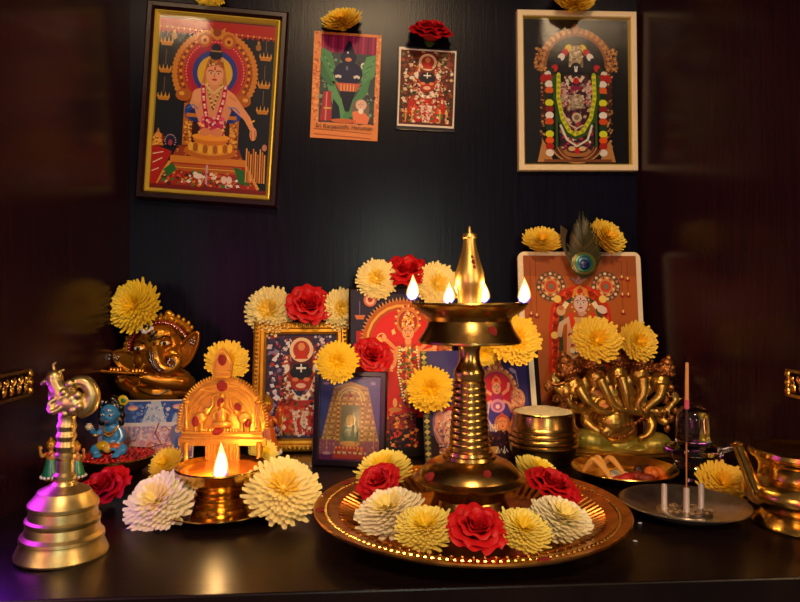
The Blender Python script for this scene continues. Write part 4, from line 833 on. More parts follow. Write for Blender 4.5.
# ------------------------------------------------------------------ water pot with spout
def kindi():
    P0 = F(802, 525); u = depth(P0)/FPX*.96; t = thing('spouted_pot', 'shiny brass water pot with a tall narrow spout, at the right edge', 'pot', P0)
    zz = lambda py: (524-py)*u
    b = MB(); b.lathe([(r*u, zz(y)) for r, y in [(0, 524), (44, 524), (47, 522.5), (46, 520), (40, 515), (37, 510), (40, 506), (50, 501), (55.5, 494), (56, 488), (53, 481), (46, 476), (41, 472), (40, 466), (41, 460), (43, 458), (44, 455), (48, 453), (50, 450), (49.5, 446), (47.5, 445), (44, 447.5), (41, 449), (0, 449.5)]], 96); b.build('body', M['brass'], t, 32)
    A = lambda x, y, d=0: ((x-802)*u, d*u, zz(y))
    b = MB(); seg = 18
    pts = [A(756, 491, -4), A(749, 482, -6), A(743, 470, -8), A(737, 456, -9), A(731, 441, -10), A(729.5, 437.5, -10)]
    b.tube(pts, [10*u, 8*u, 6.2*u, 5.4*u, 5.6*u, 6.4*u], seg); b.build('spout', M['brass'], t, 40)
    b = MB(); b.tube([A(724, 438, -10), A(729, 435.5, -16), A(735, 436, -10), A(729, 438, -4)], 1.2*u, 8, closed=True); b.build('spout_lip', M['brass'], t)
kindi()

# ------------------------------------------------------------------ steel plate, incense
SP = F(684, 513); SU = depth(SP)/FPX
def steel():
    u = SU; t = thing('steel_plate', 'oval-looking shallow steel plate holding the three-post incense stand', 'plate', SP)
    b = MB(); b.lathe([(0, .0015), (36*u, .0015), (48*u, .006), (57*u, .0115), (61*u, .0125), (62*u, .0118), (58*u, .0098), (48*u, .0045), (36*u, 0), (0, 0)], 96); b.build('dish', M['steel'], t, 30)
    t = thing('incense_holder', 'pale three-post incense holder standing on the steel plate', 'incense holder', SP+Vector((0, 0, .0016)))
    b = MB(); b.lathe([(0, 0), (26*u, 0), (26*u, .0012), (24*u, .0020), (0, .0022)], 40); b.build('base', M['steel'], t, 30)
    for x, dy in ((-19, 2), (-2, -10), (19, 4)):
        b = MB(); b.lathe([(0, 0), (3.6*u, 0), (3.4*u, 2*u), (2.9*u, 4*u), (2.9*u, 23*u), (2.5*u, 25*u), (1.4*u, 25*u), (0, 21*u)], 20, c=(x*u, dy*u, .0018)); b.build('post', mat('pale_grey_post', rgb('#b8a8a4'), .35, .3), t, 30)
    h = thing('ash_heap', 'brown incense ash scattered on the steel plate around the posts', 'ash', SP+Vector((0, 0, .0040)))
    h['kind'] = 'stuff'
    b = MB(); rd = random.Random(5)
    for k in range(60):
        a = rd.random()*2*PI; q = math.sqrt(rd.random())*23*u; b.ell((q*math.cos(a)*1.0+3*u, q*math.sin(a)*.7, .0003), (rd.uniform(1.2, 3.2)*u, rd.uniform(1, 2.4)*u, rd.uniform(.5, 1.6)*u), Euler((0, 0, a)), 7, 5)
    o = b.build('ash', M['ash'], h)
    o.name = 'ash_grains'
    base = SP+c2w(-2*u, -10*u, 0)-c2w(0, 0, 0); t = thing('incense_stick', 'thin upright incense stick with a pale unburnt tip, in the middle post', 'incense', base+Vector((0, 0, .003+21*u)))
    z = lambda py: (491-py)*u
    b = MB(); b.tube([(0, 0, 0), (0, 0, z(440)), (.2*u, 0, z(405))], [.75*u, .75*u, .8*u], 8, sub=1, col=rgb('#b0642c')); b.build('bamboo_core', M['matte'], t)
    b = MB(); b.tube([(.1*u, 0, z(442)), (.3*u, 0, z(404))], [1.3*u, 1.3*u], 8, sub=1, col=rgb('#2c1410')); b.tube([(.3*u, 0, z(409)), (.4*u, 0, z(400))], [2.3*u, 2.2*u], 10, sub=1, col=rgb('#c04c68')); b.build('dyed_band', M['matte'], t)
    b = MB(); b.tube([(.4*u, 0, z(401)), (.6*u, 0, z(364))], [1.9*u, 1.6*u], 10, sub=1, col=rgb('#c88a4c')); b.build('paste_tip', M['matte'], t)
steel()

# ------------------------------------------------------------------ crystal emblem
def crystal():
    P0 = F(693, 481); u = depth(P0)/FPX; t = thing('crystal_lingam', 'clear glass domed crystal lingam on a round spouted base, behind the incense stick', 'crystal ornament', P0)
    z = lambda py: (486-py)*u
    b = MB(); b.lathe([(r*u, z(y)) for r, y in [(0, 486), (23, 486), (25, 483), (24, 478), (19, 473), (17, 469), (19, 464), (26, 460), (28.5, 456), (27, 452), (21, 449.5), (16.5, 448), (15.8, 440), (15.8, 424), (14.5, 417), (11, 412.5), (6, 410.4), (0, 409.8)]], 64); b.build('body', M['glass_solid'], t, 30)
    b = MB(); b.tube([(24*u, -4*u, z(455)), (32*u, -6*u, z(452)), (39*u, -8*u, z(450))], [4*u, 3*u, 2.2*u], 12); b.build('spout', M['glass_solid'], t)
crystal()

# ------------------------------------------------------------------ brass dish with offerings
def offering_dish():
    P0 = F(624, 478); u = depth(P0)/FPX; t = thing('brass_dish', 'shallow brass dish of vermilion, tablet and petals before the many-headed statue', 'dish', P0)
    b = MB(); b.lathe([(0, .002), (30*u, .002), (42*u, .007), (49*u, .0135), (51.5*u, .0145), (52*u, .0135), (49*u, .0115), (43*u, .0045), (32*u, 0), (0, 0)], 80); b.build('dish', M['brass'], t, 30)
    w = thing('camphor_tablet', 'white round camphor tablet lying in the brass dish', 'camphor', P0+c2w(-6*u, 0, .0022))
    b = MB(); b.lathe([(0, 0), (12*u, 0), (13*u, .002), (11*u, .0042), (0, .0048)], 28, col=rgb('#dfe4dc')); b.build('tablet', M['matte'], w)
    for k, (x, y, c, n, lb) in enumerate([(-6, -22, '#a81c14', 'vermilion_heap', 'red vermilion powder heap at the dish front'), (14, -14, '#7a2410', 'turmeric_lump', 'dark brown-red lump in the middle of the brass dish'), (30, -4, '#c8641c', 'turmeric_lump', 'orange turmeric lump at the right of the brass dish'), (24, 10, '#3a160c', 'betel_nut', 'dark betel nut at the back right of the brass dish')]):
        b = MB(); rd = random.Random(k); 
        for j in range(6): b.ell((rd.uniform(-6, 6)*u, rd.uniform(-3, 3)*u, rd.uniform(1, 4)*u), (rd.uniform(5, 8)*u, rd.uniform(4, 6)*u, rd.uniform(3, 5)*u), Euler((0, 0, rd.random())), col=rgb(c))
        o = b.build(n, M['matte'], None); o.location = P0+c2w(x*u, y*u, .0035 if abs(x) < 25 else .0055); o['label'] = lb; o['category'] = {'vermilion_heap': 'powder', 'turmeric_lump': 'turmeric', 'betel_nut': 'nut'}[n]
    for k, (x0, y0, x1, y1) in enumerate([(-40, 2, -24, -22), (-30, 10, -22, -14), (-20, 12, -8, -22)]):
        b = MB(); p0 = Vector((x0, y0, 6))*u; p1 = Vector((x1, y1, 3))*u; m = (p0+p1)/2+Vector((0, 0, 14*u))
        b.tube([p0, (p0+m)/2+Vector((0, 0, 3*u)), m, p1+Vector((2*u, 0, 1*u))], [2*u, 3.4*u, 3.2*u, 1.6*u], 8, col=rgb('#d89a48')); o = b.build('dried_petal', M['matte'], None)
        o.location = P0+Vector((0, 0, .002)); o['label'] = ['outermost left curled amber petal in the brass dish', 'middle curled amber petal in the brass dish', 'curled amber petal nearest the white camphor tablet'][k]; o['category'] = 'petal'; o['group'] = 'curled petals in the brass dish'
offering_dish()

# ------------------------------------------------------------------ brass cup of rice
def rice_cup():
    P0 = F(543, 462); u = depth(P0)/FPX; t = thing('brass_cup', 'banded brass cup filled with pale rice, in front of the blue print', 'cup', P0)
    z = lambda py: (463-py)*u; L = [(0, 463), (25, 463), (28, 461), (32, 452)]
    for k in range(4): y = 446-k*5; r = [33.6, 34, 33.6, 33][k]; L += [(r, y), (r+1, y-1.2), (r+1, y-2.6), (r, y-3.8)]
    L += [(31.5, 424), (30.5, 414), (31.5, 412.5), (31, 411.5), (29.5, 412), (29, 424), (0, 430)]
    b = MB(); b.lathe([(r*u, z(y)) for r, y in L], 80); b.build('body', M['brass_satin'], t, 30)
    s = MB(); s.lathe([(0, z(408.6)), (12*u, z(409)), (22*u, z(410.5)), (29*u, z(413)), (28.5*u, z(425)), (0, z(428))], 48)
    rd = random.Random(3)
    for k in range(260):
        a = rd.random()*2*PI; q = math.sqrt(rd.random())*28; s.ell((q*math.cos(a)*u, q*math.sin(a)*u, z(409+.0052*q*q-.3)), (1.7*u, .9*u, 1.1*u), Euler((0, rd.uniform(-.5, .5), rd.random()*6)), 6, 4)
    o = s.build('rice_fill', M['rice'], None, 40); o.location = P0; o.rotation_euler = (0, 0, -TH); o['label'] = 'heaped pale rice filling the banded brass cup'; o['category'] = 'rice'; o['kind'] = 'stuff'
rice_cup()

# ------------------------------------------------------------------ many-headed statue
def crown(b, c, r, u, tilt=0):
    c = Vector(c); q = Euler((0, tilt, 0)); X = lambda v: c+q.to_matrix() @ (Vector(v)*u)
    b.ell(X((0, 0, 0)), (r*u, r*.9*u, r*.85*u), q); b.ell(X((0, 1, r*.7)), (r*.65*u, r*.6*u, r*.6*u), q); b.ell(X((0, 1, r*1.25)), (r*.3*u, r*.3*u, r*.35*u), q)
    for k in range(9): a = PI*k/8; b.ell(X((r*.95*math.cos(PI+a), -r*.95*math.sin(a)*.9, -r*.25)), (r*.22*u,)*3, None, 8, 6)
    for k in range(5): a = PI*(k+.5)/5; b.ell(X((r*.7*math.cos(PI+a), -r*.7*math.sin(a), r*.35)), (r*.2*u, r*.2*u, r*.3*u), None, 8, 6)
def five_heads():
    P0 = F(617, 451.5); u = depth(P0)/FPX; t = thing('deity_statue', 'bronze-gold seated elephant-headed statue with five crowned heads in a fan', 'statue', P0)
    A = lambda x, y, d=0: Vector(((x-618)*u, d*u, (453-y)*u))
    b = MB(); E = lambda x, y, d, r, rot=None: b.ell(A(x, y, d), tuple(k*u for k in (r if hasattr(r, '__len__') else (r, r, r))), rot)
    T = lambda pts, rad, seg=10: b.tube([A(*p) for p in pts], [r*u for r in rad], seg)
    E(615, 430, 2, (24, 17, 20)); E(612, 422, -5, (17, 13, 15)); E(618, 408, 4, (26, 13, 15)); E(618, 395, 8, (34, 12, 16))
    heads = [(574, 386, -.32), (596, 378, -.18), (618, 375, 0), (640, 376, .16), (660, 383, .34)]
    trunks = [[(577, 388), (584, 400), (594, 408), (604, 412), (612, 411)], [(598, 380), (604, 394), (611, 405), (619, 410), (625, 415)], [(619, 378), (622, 392), (624, 404), (630, 411), (638, 413)], [(640, 379), (639, 393), (634, 403), (636, 410), (643, 417)], [(659, 386), (655, 396), (646, 404), (642, 410), (645, 417)]]
    for (hx, hy, tl), tr in zip(heads, trunks):
        q = Euler((0, tl, 0)); E(hx, hy, -2, (9.5, 9, 10.5), q); E(hx, hy+6, -6, (7, 6, 7), q)
        b.tube([A(x, y, -11-(3 if i in (1, 2, 3) else 0)) for i, (x, y) in enumerate(tr)], [r*u for r in (5.6, 4.6, 3.7, 3.1, 2.4)], 10)
        E(hx-9, hy+7, 0, (5.4, 2.4, 8.5), Euler((0, tl+.25, 0))); E(hx+9, hy+6, 1, (4, 2.4, 8), Euler((0, tl-.25, 0)))
        T([(hx-4, hy+10, -9), (hx-5, hy+15, -11)], [1.6, .9], 6); T([(hx+5, hy+10, -9), (hx+6, hy+14, -11)], [1.6, .9], 6)
        for s in (-1, 1): E(hx+s*4.6, hy+.5, -9.5, (1.6, 1, 1))
    # arms: right side with raised hand, left cluster
    def hand(x, y, d, dx, dy):
        E(x, y, d, (3.6, 2.4, 4.2)); 
        for k in range(4): T([(x-2.6+k*1.8, y-2, d-1), (x-2.8+k*1.9+dx*.5, y-6-(k in (1, 2)), d-1), (x-2.4+k*1.9+dx, y-9+dy-(k in (1, 2)), d-2)], [1.0, .9, .7], 6)
        T([(x+3, y, d-1), (x+5.4, y-3, d-2)], [1.1, .8], 6)
    T([(640, 402, 6), (652, 412, 0), (664, 412, -4), (671, 404, -6)], [7, 5.6, 4.4, 3.2]); hand(674, 401, -6, -2, 2)
    T([(645, 405, 8), (660, 420, 2), (668, 424, -2)], [6, 5, 3.6]); T([(598, 402, 6), (582, 410, 0), (572, 408, -4), (567, 398, -5)], [7, 5.6, 4.4, 3.2]); hand(566, 393, -5, 1, 0)
    T([(598, 410, 6), (586, 420, -2), (590, 427, -8), (600, 432, -12)], [7, 6, 5, 3.4]); T([(580, 400, 8), (564, 396, 4), (556, 388, 2)], [5, 4, 3]); hand(556, 384, 2, 1, 0); T([(642, 410, 2), (650, 424, -6), (644, 434, -12), (636, 437, -14)], [6, 5.2, 4.2, 3]); hand(602, 434, -14, 2, 6)
    for x in (661, 665, 669): b.tube([A(x-4, 408, -3), A(x-2, 412, -9), A(x, 418, -3)], 1.0*u, 6)
    E(622, 452, -16, (8, 6, 3.4)); E(612, 455, -17, (8, 5, 3.2))
    for k in range(4): E(627+k*2.2, 454-.3*k, -19, (1.3, 2, 1.2)); E(606+k*2.2, 457, -20, (1.2, 2, 1.2))
    o = b.build('body', M['statue'], t); remesh(o, .0010, 3)
    b = MB()
    b.ell(A(592, 441, -4), (19*u, 16*u, 12*u), Euler((0, R(12), 0))); b.ell(A(652, 444, -4), (18*u, 16*u, 11*u), Euler((0, R(-8), 0))); b.ell(A(606, 450, -11), (15*u, 8*u, 6*u), Euler((0, R(14), 0))); b.ell(A(634, 450, -11), (15*u, 8*u, 6*u), Euler((0, R(-14), 0))); b.ell(A(620, 446, 4), (30*u, 16*u, 9*u))
    for k in range(6):
        b.tube([A(578+k*4, 436+k*2, -14-k*.7), A(590+k*3, 444+k, -18), A(604, 450+k*.6, -17)], .9*u, 6); b.tube([A(668-k*4, 440+k*1.6, -14-k*.7), A(655-k*3, 448+k*.8, -18), A(640, 453+k*.4, -17)], .9*u, 6)
    o = b.build('dhoti', M['olive'], t); remesh(o, .0010, 2); o['label'] = 'olive gold draped lower garment'
    for (x, y, tl, r) in ((568, 370, -.3, 11.5), (594, 364, -.15, 10), (619, 361, 0, 10.5), (642, 364, .15, 9.5), (666, 371, .3, 9.5)):
        b = MB(); crown(b, A(x, y, -1), r, u, tl); b.build('crown', M['statue_red'], t)
    b = MB()                                   # halo behind the heads with flame points
    for k in range(29):
        a = R(-2+184*k/28); x = 618+58*math.cos(a); y = 398-42*math.sin(a); b.ell(A(x, y, 9), (4.6*u, 2.5*u, 2.6*u), Euler((0, -a, 0)), 8, 6)
    for k in range(22): a = R(4+172*k/21); b.ell(A(618+51*math.cos(a), 398-35*math.sin(a), 8), (3.4*u, 2.4*u, 3.4*u), None, 8, 6)
    b.tube([A(618+54*math.cos(R(a)), 400-38*math.sin(R(a)), 10) for a in range(-10, 191, 10)], 4*u, 8, sub=1)
    b.build('halo', M['statue_red'], t)
    b = MB()                                   # weapons and scrolls at the sides
    b.tube([A(548, 382, 0), A(556, 386, -2), A(566, 384, -3), A(578, 386, -4)], [1*u, 1.5*u, 1.5*u, 1*u], 7); b.ell(A(550, 388, 0), (5*u, 2*u, 6*u)); b.build('held_axe', M['statue_red'], t); b = MB()
    for x, y in ((557, 400), (563, 408), (570, 416), (566, 400), (574, 406), (560, 416), (568, 424), (576, 432)): b.ell(A(x, y, -3), (4.5*u, 4*u, 4.5*u), None, 9, 7); b.tube([A(x-5, y+2, -6), A(x, y-4, -8), A(x+4, y+3, -7)], 1.1*u, 6)
    b.build('side_scroll', M['statue_red'], t); b = MB()
    for x, y in ((672, 390), (676, 412), (672, 420), (668, 430)): b.ell(A(x, y, 0), (3.5*u, 3*u, 4.5*u), None, 9, 7)
    b.build('side_scroll', M['statue_red'], t); b = MB()
    for k in range(15): a = R(200+140*k/14); b.ell(A(620+23*math.cos(a), 408-16*math.sin(a), -12-3*math.sin(R(180*k/14))), (1.8*u,)*3, None, 7, 5)
    b.build('necklace', M['statue_red'], t); b = MB()
    for k in range(15): a = R(200+140*k/14); b.ell(A(612+17*math.cos(a), 424-12*math.sin(a), -17), (1.5*u,)*3, None, 7, 5)
    b.build('belly_chain', M['statue_red'], t)
    for x, y in ((571, 384), (594, 376), (616, 371), (640, 373), (662, 379)):
        b = MB()
        for k in range(5): b.ell(A(x-6+k*3.2, y-5+abs(k-2)*.8, -10), (1.5*u,)*3, None, 7, 5)
        b.build('headband', M['statue_red'], t)
    b = MB(); b.lathe([(0, 0), (62*u, 0), (63*u, 2*u), (58*u, 4*u), (58*u, 7*u), (61*u, 9*u), (58*u, 11*u), (0, 11*u)], 48); bm_ = [Vector((v.x, v.y*.5, v.z)) for v in b.v]; b.v = [Vector((v.x, v.y, v.z*.45)) for v in bm_]; b.build('pedestal', M['statue'], t, 30)
five_heads()

# ------------------------------------------------------------------ golden elephant-headed bust on a block
def golden_bust():
    Y = .972; u = Y/FPX; P0 = c2w((160-400)/FPX*Y, Y, 0); zb = H-(397-301)*u
    b = MB(); b.box((0, 0, zb/2), (.115, .05, zb)); o = b.build('wooden_block', M['black'], None, 0); o.location = P0; o['label'] = 'dark wooden block behind the blue and pink print, carrying the gold bust'; o['category'] = 'block'
    k = o.modifiers.new('bevel', 'BEVEL'); k.width = .002
    t = thing('deity_statue', 'copper-gold elephant-headed bust playing a flute, on the block at upper left', 'statue', P0+Vector((0, 0, zb)))
    A = lambda x, y, d=0: Vector(((x-160)*u, d*u, (397-y)*u))
    b = MB(); E = lambda x, y, d, r, rot=None: b.ell(A(x, y, d), tuple(k*u for k in r), rot); T = lambda pts, rad, seg=12: b.tube([A(*p) for p in pts], [r*u for r in rad], seg)
    E(160, 386, 2, (29, 18, 14)); E(166, 380, 0, (26, 17, 15)); E(150, 390, -4, (20, 14, 8)); E(178, 390, -4, (17, 14, 8))
    q = Euler((0, R(-10), 0)); E(160, 347, 0, (26, 20, 24), q); E(157, 358, -8, (19, 14, 13), q); E(161, 335, -6, (19, 14, 12), q)
    E(147, 359, -14, (8, 7, 7)); E(177, 353, -13, (8, 7, 7))            # cheeks
    for x, y in ((146.5, 347), (172, 342)): E(x, y, -17, (6, 4, 4.4))
    b.tube([A(162, 349, -18), A(166, 358, -24), A(170, 365, -26), A(177, 367, -26), (A(184, 363, -25)), A(185, 357, -25), A(180, 355, -25)], [r*u for r in (9, 8, 7, 6.2, 5.4, 4.6, 3.6)], 12)
    T([(152, 362, -18), (150, 368, -24), (152, 372, -27)], [2.6, 2, 1.2])
    # ears
    b.prism([(A(x, y).x, A(x, y).z) for x, y in [(182, 346), (190, 337), (199, 332), (200.5, 338), (197, 350), (192, 360), (184, 366), (180, 360)]], -6*u, -1*u)
    b.tube([A(x, y, -6) for x, y in [(184, 344), (191, 336), (199, 332), (200, 339), (197, 350), (191, 361), (184, 366)]], 1.9*u, 8)
    b.prism([(A(x, y).x, A(x, y).z) for x, y in [(136, 354), (128, 351), (118, 352), (116, 357), (121, 365), (130, 371), (138, 370)]], -6*u, -1*u)
    b.tube([A(x, y, -6) for x, y in [(136, 353), (127, 350), (117, 352), (117, 358), (122, 366), (131, 371)]], 1.8*u, 8)
    # arms and hands at the flute
    T([(188, 384, -4), (184, 380, -14), (168, 378, -22), (154, 373, -28)], [10, 9, 7, 5]); T([(140, 384, -4), (132, 382, -14), (130, 375, -24)], [9, 8, 5.4])
    for hx, hy in ((152, 370), (131, 369)):
        E(hx, hy, -28, (5.5, 4, 5)); 
        for k in range(4): T([(hx-5+k*3.2, hy-1, -31), (hx-5+k*3.2, hy-4.5, -34), (hx-4.6+k*3.2, hy-1.2, -36)], [1.7, 1.6, 1.3], 7)
        T([(hx+4, hy+3, -30), (hx+1, hy+4, -34)], [1.8, 1.3], 7)
    T([(178, 392, -8), (160, 391, -16), (146, 393, -12)], [9, 8, 7]); T([(140, 390, -8), (150, 394, -15), (165, 394, -14)], [8, 6, 5])
    o = b.build('body', M['gan'], t); remesh(o, .0010, 4)
    # turban crown
    arc = [(133, 350), (135, 341), (140, 333), (148, 327), (157, 323.5), (167, 322), (176, 324), (184, 329), (189, 336)]
    b = MB()
    for i in range(len(arc)-1):
        for k in range(2):
            x = arc[i][0]+(arc[i+1][0]-arc[i][0])*k/2; y = arc[i][1]+(arc[i+1][1]-arc[i][1])*k/2; nx, ny = (x-162)/30, (y-352)/30
            b.ell(A(x+nx*4, y+ny*4, -4), (3.6*u, 5*u, 3.6*u), None, 9, 7); b.ell(A(x+nx*7.5, y+ny*7.5, -3), (2.2*u, 2.4*u, 2.8*u), None, 8, 6)
    b.ell(A(162, 333, 4), (24*u, 16*u, 16*u)); b.ell(A(170, 314, -4), (4*u, 3*u, 4*u)); b.ell(A(172, 319, -5), (5*u, 3.5*u, 4*u)); b.build('crown', M['gold'], t)
    b = MB(); b.tube([A(x, y, -13+4*(abs(i-4)/4)**2) for i, (x, y) in enumerate(arc)], 1.9*u, 8); b.build('red_band', mat('red_lacquer', rgb('#8a1014'), .35, .2), t)
    b = MB()
    for i in range(26):
        f = i/25*(len(arc)-1); j = min(int(f), len(arc)-2); g = f-j; x = arc[j][0]*(1-g)+arc[j+1][0]*g; y = arc[j][1]*(1-g)+arc[j+1][1]*g
        b.ell(A(x, y, -15+4*(abs(f-4)/4)**2), (.9*u,)*3, None, 7, 5)
    b.build('pearl_row', M['gem'], t); b = MB()
    tr = [(163, 350, -28), (165, 358, -33), (168, 364, -34), (173, 368, -34)]
    for i in range(34):
        f = i/34*3; j = int(f); g = f-j; p = [tr[j][k]*(1-g)+tr[j+1][k]*g for k in range(3)]
        b.ell(A(p[0]+(-3, 0, 3)[i % 3], p[1]+(-.8, .4, -.8)[i % 3], p[2]+(1.2, 0, 1.2)[i % 3]), (1.3*u, .8*u, 1.3*u), None, 7, 5)
    b.build('sequin_trim', M['gem'], t); b = MB()
    for k in range(9): a = 2*PI*k/9; b.ell(A(182+3.4*math.cos(a), 360+3.4*math.sin(a), -31), (1.3*u, .9*u, 1.3*u), None, 7, 5)
    b.build('trunk_rosette', M['gem'], t)
    for x, y in ((195, 341), (120, 357)):
        b = MB()
        for k in range(5): a = 2*PI*k/5; b.ell(A(x+2*math.cos(a), y+2.6*math.sin(a), -8), (1.5*u, 1*u, 1.5*u), None, 7, 5)
        b.build('ear_jewel', M['gem'], t)
    for x, y in ((146.5, 347), (172, 342)):
        b = MB(); b.ell(A(x, y, -20.3), (4.2*u, 1.6*u, 2.0*u), None, col=rgb('#e8d8b8')); b.ell(A(x+.3, y, -21.6), (1.9*u, .9*u, 1.9*u), None, col=rgb('#120808')); b.build('eye', M['paint'], t)
        b = MB(); b.tube([A(x-6, y-4, -19), A(x, y-7.2, -20), A(x+6, y-4.4, -19)], .7*u, 6, col=rgb('#1c0c08')); b.build('eyebrow', M['paint'], t)
    b = MB(); om = [[(156, 333), (158.6, 331.6), (160, 333.4), (158, 335), (160.6, 336.4), (159.4, 339), (156.4, 338.6)], [(160, 335), (162.4, 333.8), (163.6, 335.8), (162.4, 337.6)], [(161, 330.6), (162.8, 332), (164.6, 330)]]
    for s_ in om: b.tube([A(x, y, -20.5-(y-333)*.12) for x, y in s_], .75*u, 6, col=rgb('#160c08'))
    b.ell(A(162, 342, -21.5), (.9*u, .5*u, 2.2*u), None, col=rgb('#160c08')); b.build('forehead_mark', M['paint'], t)
    b = MB(); b.tube([A(146, 386, -21), A(156, 390, -24), (A(168, 391, -24)), A(178, 386, -20)], .8*u, 6, col=rgb('#2c140c')); b.build('neck_cord', M['paint'], t)
    b = MB()
    b.ell(A(153, 325.5, -17), (3.6*u, 2*u, 3.2*u), None, col=rgb('#141418'))
    for k in range(5): a = R(190+40*k); b.ell(A(153+5.2*math.cos(a), 327-4.4*math.sin(a), -17), (2*u, 1.2*u, 2.6*u), None, 8, 6, col=rgb('#e8e4f0'))
    b.build('crown_jewel', M['paint'], t)
    f = thing('flute', 'thin jewelled flute held by the gold bust, bead strings at its left end', 'flute', t.location)
    b = MB(); b.tube([A(114, 367, -36), A(140, 369, -35), A(160, 369.5, -33)], [1.7*u, 1.6*u, 1.5*u], 10); b.build('pipe', M['gan'], f)
    b = MB(); b.tube([A(115.5, 368, -36), A(115.5, 390, -36)], .3*u, 5, sub=1, col=rgb('#4a3418'))
    for y, r, c in ((374, 2.2, '#a89838'), (379.5, 2.8, '#6a8a3c'), (385, 2.6, '#b8a850'), (390, 2.7, '#d8d0a0')): b.ell(A(115.5, y, -36), (r*u,)*3, None, 12, 9, col=rgb(c))
    b.build('bead_string', M['paint'], f); f['label'] = 'thin jewelled flute with hanging beads, held by the gold bust'
golden_bust()

# ------------------------------------------------------------------ blue child figurine on a bowl of red seeds
def seed_bowl():
    P0 = F(117, 472); u = depth(P0)/FPX; t = thing('seed_bowl', 'low brass bowl of red seeds under the blue figurine', 'bowl', P0)
    b = MB(); b.lathe([(0, 0), (22*u, 0), (30*u, 5*u), (36*u, 12*u), (37.5*u, 17*u), (36*u, 17.5*u), (33*u, 12*u), (24*u, 5*u), (0, 4*u)], 64); b.build('bowl', M['brass'], t, 30)
    s = MB(); rd = random.Random(8); s.lathe([(0, 17*u), (20*u, 17*u), (34*u, 14*u), (30*u, 8*u), (0, 6*u)], 32, col=rgb('#5a0c0c'))
    for k in range(300):
        a = rd.random()*2*PI; q = math.sqrt(rd.random())*35; c = rgb(rd.choice(['#b81418', '#a01014', '#c8201c', '#8a0c10']))
        s.ell((q*math.cos(a)*u, q*math.sin(a)*u, (19-.0035*q*q+rd.uniform(-.5, 1.2))*u), (2.3*u, 1.9*u, 1.8*u), Euler((rd.random(), rd.random(), rd.random()*6)), 8, 6, col=c)
    o = s.build('red_seeds', M['paint'], None); o.location = P0; o['label'] = 'heap of glossy red seeds filling the low brass bowl'; o['category'] = 'seeds'; o['kind'] = 'stuff'
    Z0 = 20*u
    t = thing('deity_figurine', 'small seated blue-skinned child figurine with black hair, on the red seeds', 'figurine', P0+c2w(-5*u, -2*u, Z0))
    A = lambda x, y, d=0: Vector(((x-109)*u, d*u, (457-y)*u))
    b = MB(); E = lambda x, y, d, r, rot=None: b.ell(A(x, y, d), tuple(k*u for k in r), rot); T = lambda pts, rad, seg=10: b.tube([A(*p) for p in pts], [r*u for r in rad], seg)
    E(110, 440, 0, (9.5, 7, 10)); E(109.5, 433, 0, (9, 6, 6)); E(110, 447, 0, (11, 8, 6)); T([(110, 431, 0), (110, 426, -1)], [4, 4])
    E(109, 418, -2, (9.6, 9, 10)); E(109, 421.5, -5, (7.6, 6, 6)); E(109, 420, -11, (1.5, 1.6, 1.7)); E(100, 419, -1, (1.6, 1.4, 2.6)); E(118.5, 419, -1, (1.6, 1.4, 2.6))
    T([(103, 433, 0), (97, 438, -4), (95, 435, -9)], [3.6, 3.2, 2.6]); E(95, 433, -11, (2.8, 2.4, 3)); T([(117, 433, 0), (121, 441, -3), (118, 447, -8)], [3.6, 3.2, 2.6]); E(117, 448.5, -9.5, (2.8, 2.6, 2.4))
    for k in range(4): T([(93+k*1.4, 432, -12), (92.6+k*1.5, 429.6, -13.4), (93.2+k*1.4, 428.6, -15)], [.75, .7, .6], 6); T([(115+k*1.4, 449, -11), (114.6+k*1.4, 450.5, -13), (115+k*1.3, 452, -13.6)], [.75, .7, .6], 6)
    T([(97.4, 433, -12), (98.6, 431, -13)], [.9, .7], 6); T([(114.4, 448, -11), (113, 449, -12.4)], [.9, .7], 6)
    T([(106, 450, -3), (97, 452, -9), (102, 455, -16)], [5.6, 4.8, 3.4]); T([(114, 450, -3), (124, 452, -8), (121, 455.5, -15)], [5.6, 4.8, 3.4]); E(104, 456, -18, (4, 3.6, 2.2)); E(121, 456, -17, (4.4, 3.4, 2.4))
    for k in range(5): E(101.4+k*1.3, 456.6, -21, (.8, 1.2, .8)); E(118.6+k*1.3, 456.6, -20, (.8, 1.2, .8))
    me = mat('sky_blue_glaze', rgb('#3a8ad8'), .3, coat=.4); o = b.build('body', me, t); remesh(o, .00065, 2)
    b = MB(); b.ell(A(109.5, 414.5, 2.5), (11*u, 8.4*u, 10.4*u)); b.ell(A(110, 404.5, 2), (5.5*u, 5*u, 4.5*u))
    for x, y in ((99.5, 413), (98.8, 420), (100, 427), (119.5, 413), (120.5, 420), (119.5, 427), (104, 408), (115, 408)): b.ell(A(x, y, 0), (3*u, 3.4*u, 4*u), None, 9, 7)
    o = b.build('hair', mat('black_hair_glaze', rgb('#120a10'), .25, coat=.4), t); remesh(o, .0008, 2)
    b = MB()
    for s in (-1, 1):
        b.ell(A(109+s*3.6, 418, -10.2), (2.1*u, .9*u, 1.1*u), None, 10, 7, col=rgb('#f0f0f0')); b.ell(A(109+s*3.4, 418, -11), (.95*u, .5*u, .95*u), None, 8, 6, col=rgb('#0c0808')); b.tube([A(109+s*1.6, 415.4, -10.2), A(109+s*4, 414.4, -9.8), A(109+s*6, 415.6, -8.6)], .35*u, 5, col=rgb('#0c0808'))
    b.tube([A(107, 423.8, -11), A(109, 424.6, -11.6), A(111, 423.8, -11)], .5*u, 6, col=rgb('#b01c28')); b.ell(A(109, 413, -10), (.5*u, .4*u, 1.6*u), None, col=rgb('#c82828')); b.build('painted_face', M['paint'], t)
    b = MB(); b.tube([A(102, 430, -3), A(105, 434, -7), A(110, 436, -8), A(115, 434, -7), A(118, 430, -3)], .9*u, 7); 
    for k in range(5): b.ell(A(106+k*2, 437+(2-abs(k-2))*1.0, -8), (1.2*u,)*3, None, 8, 6)
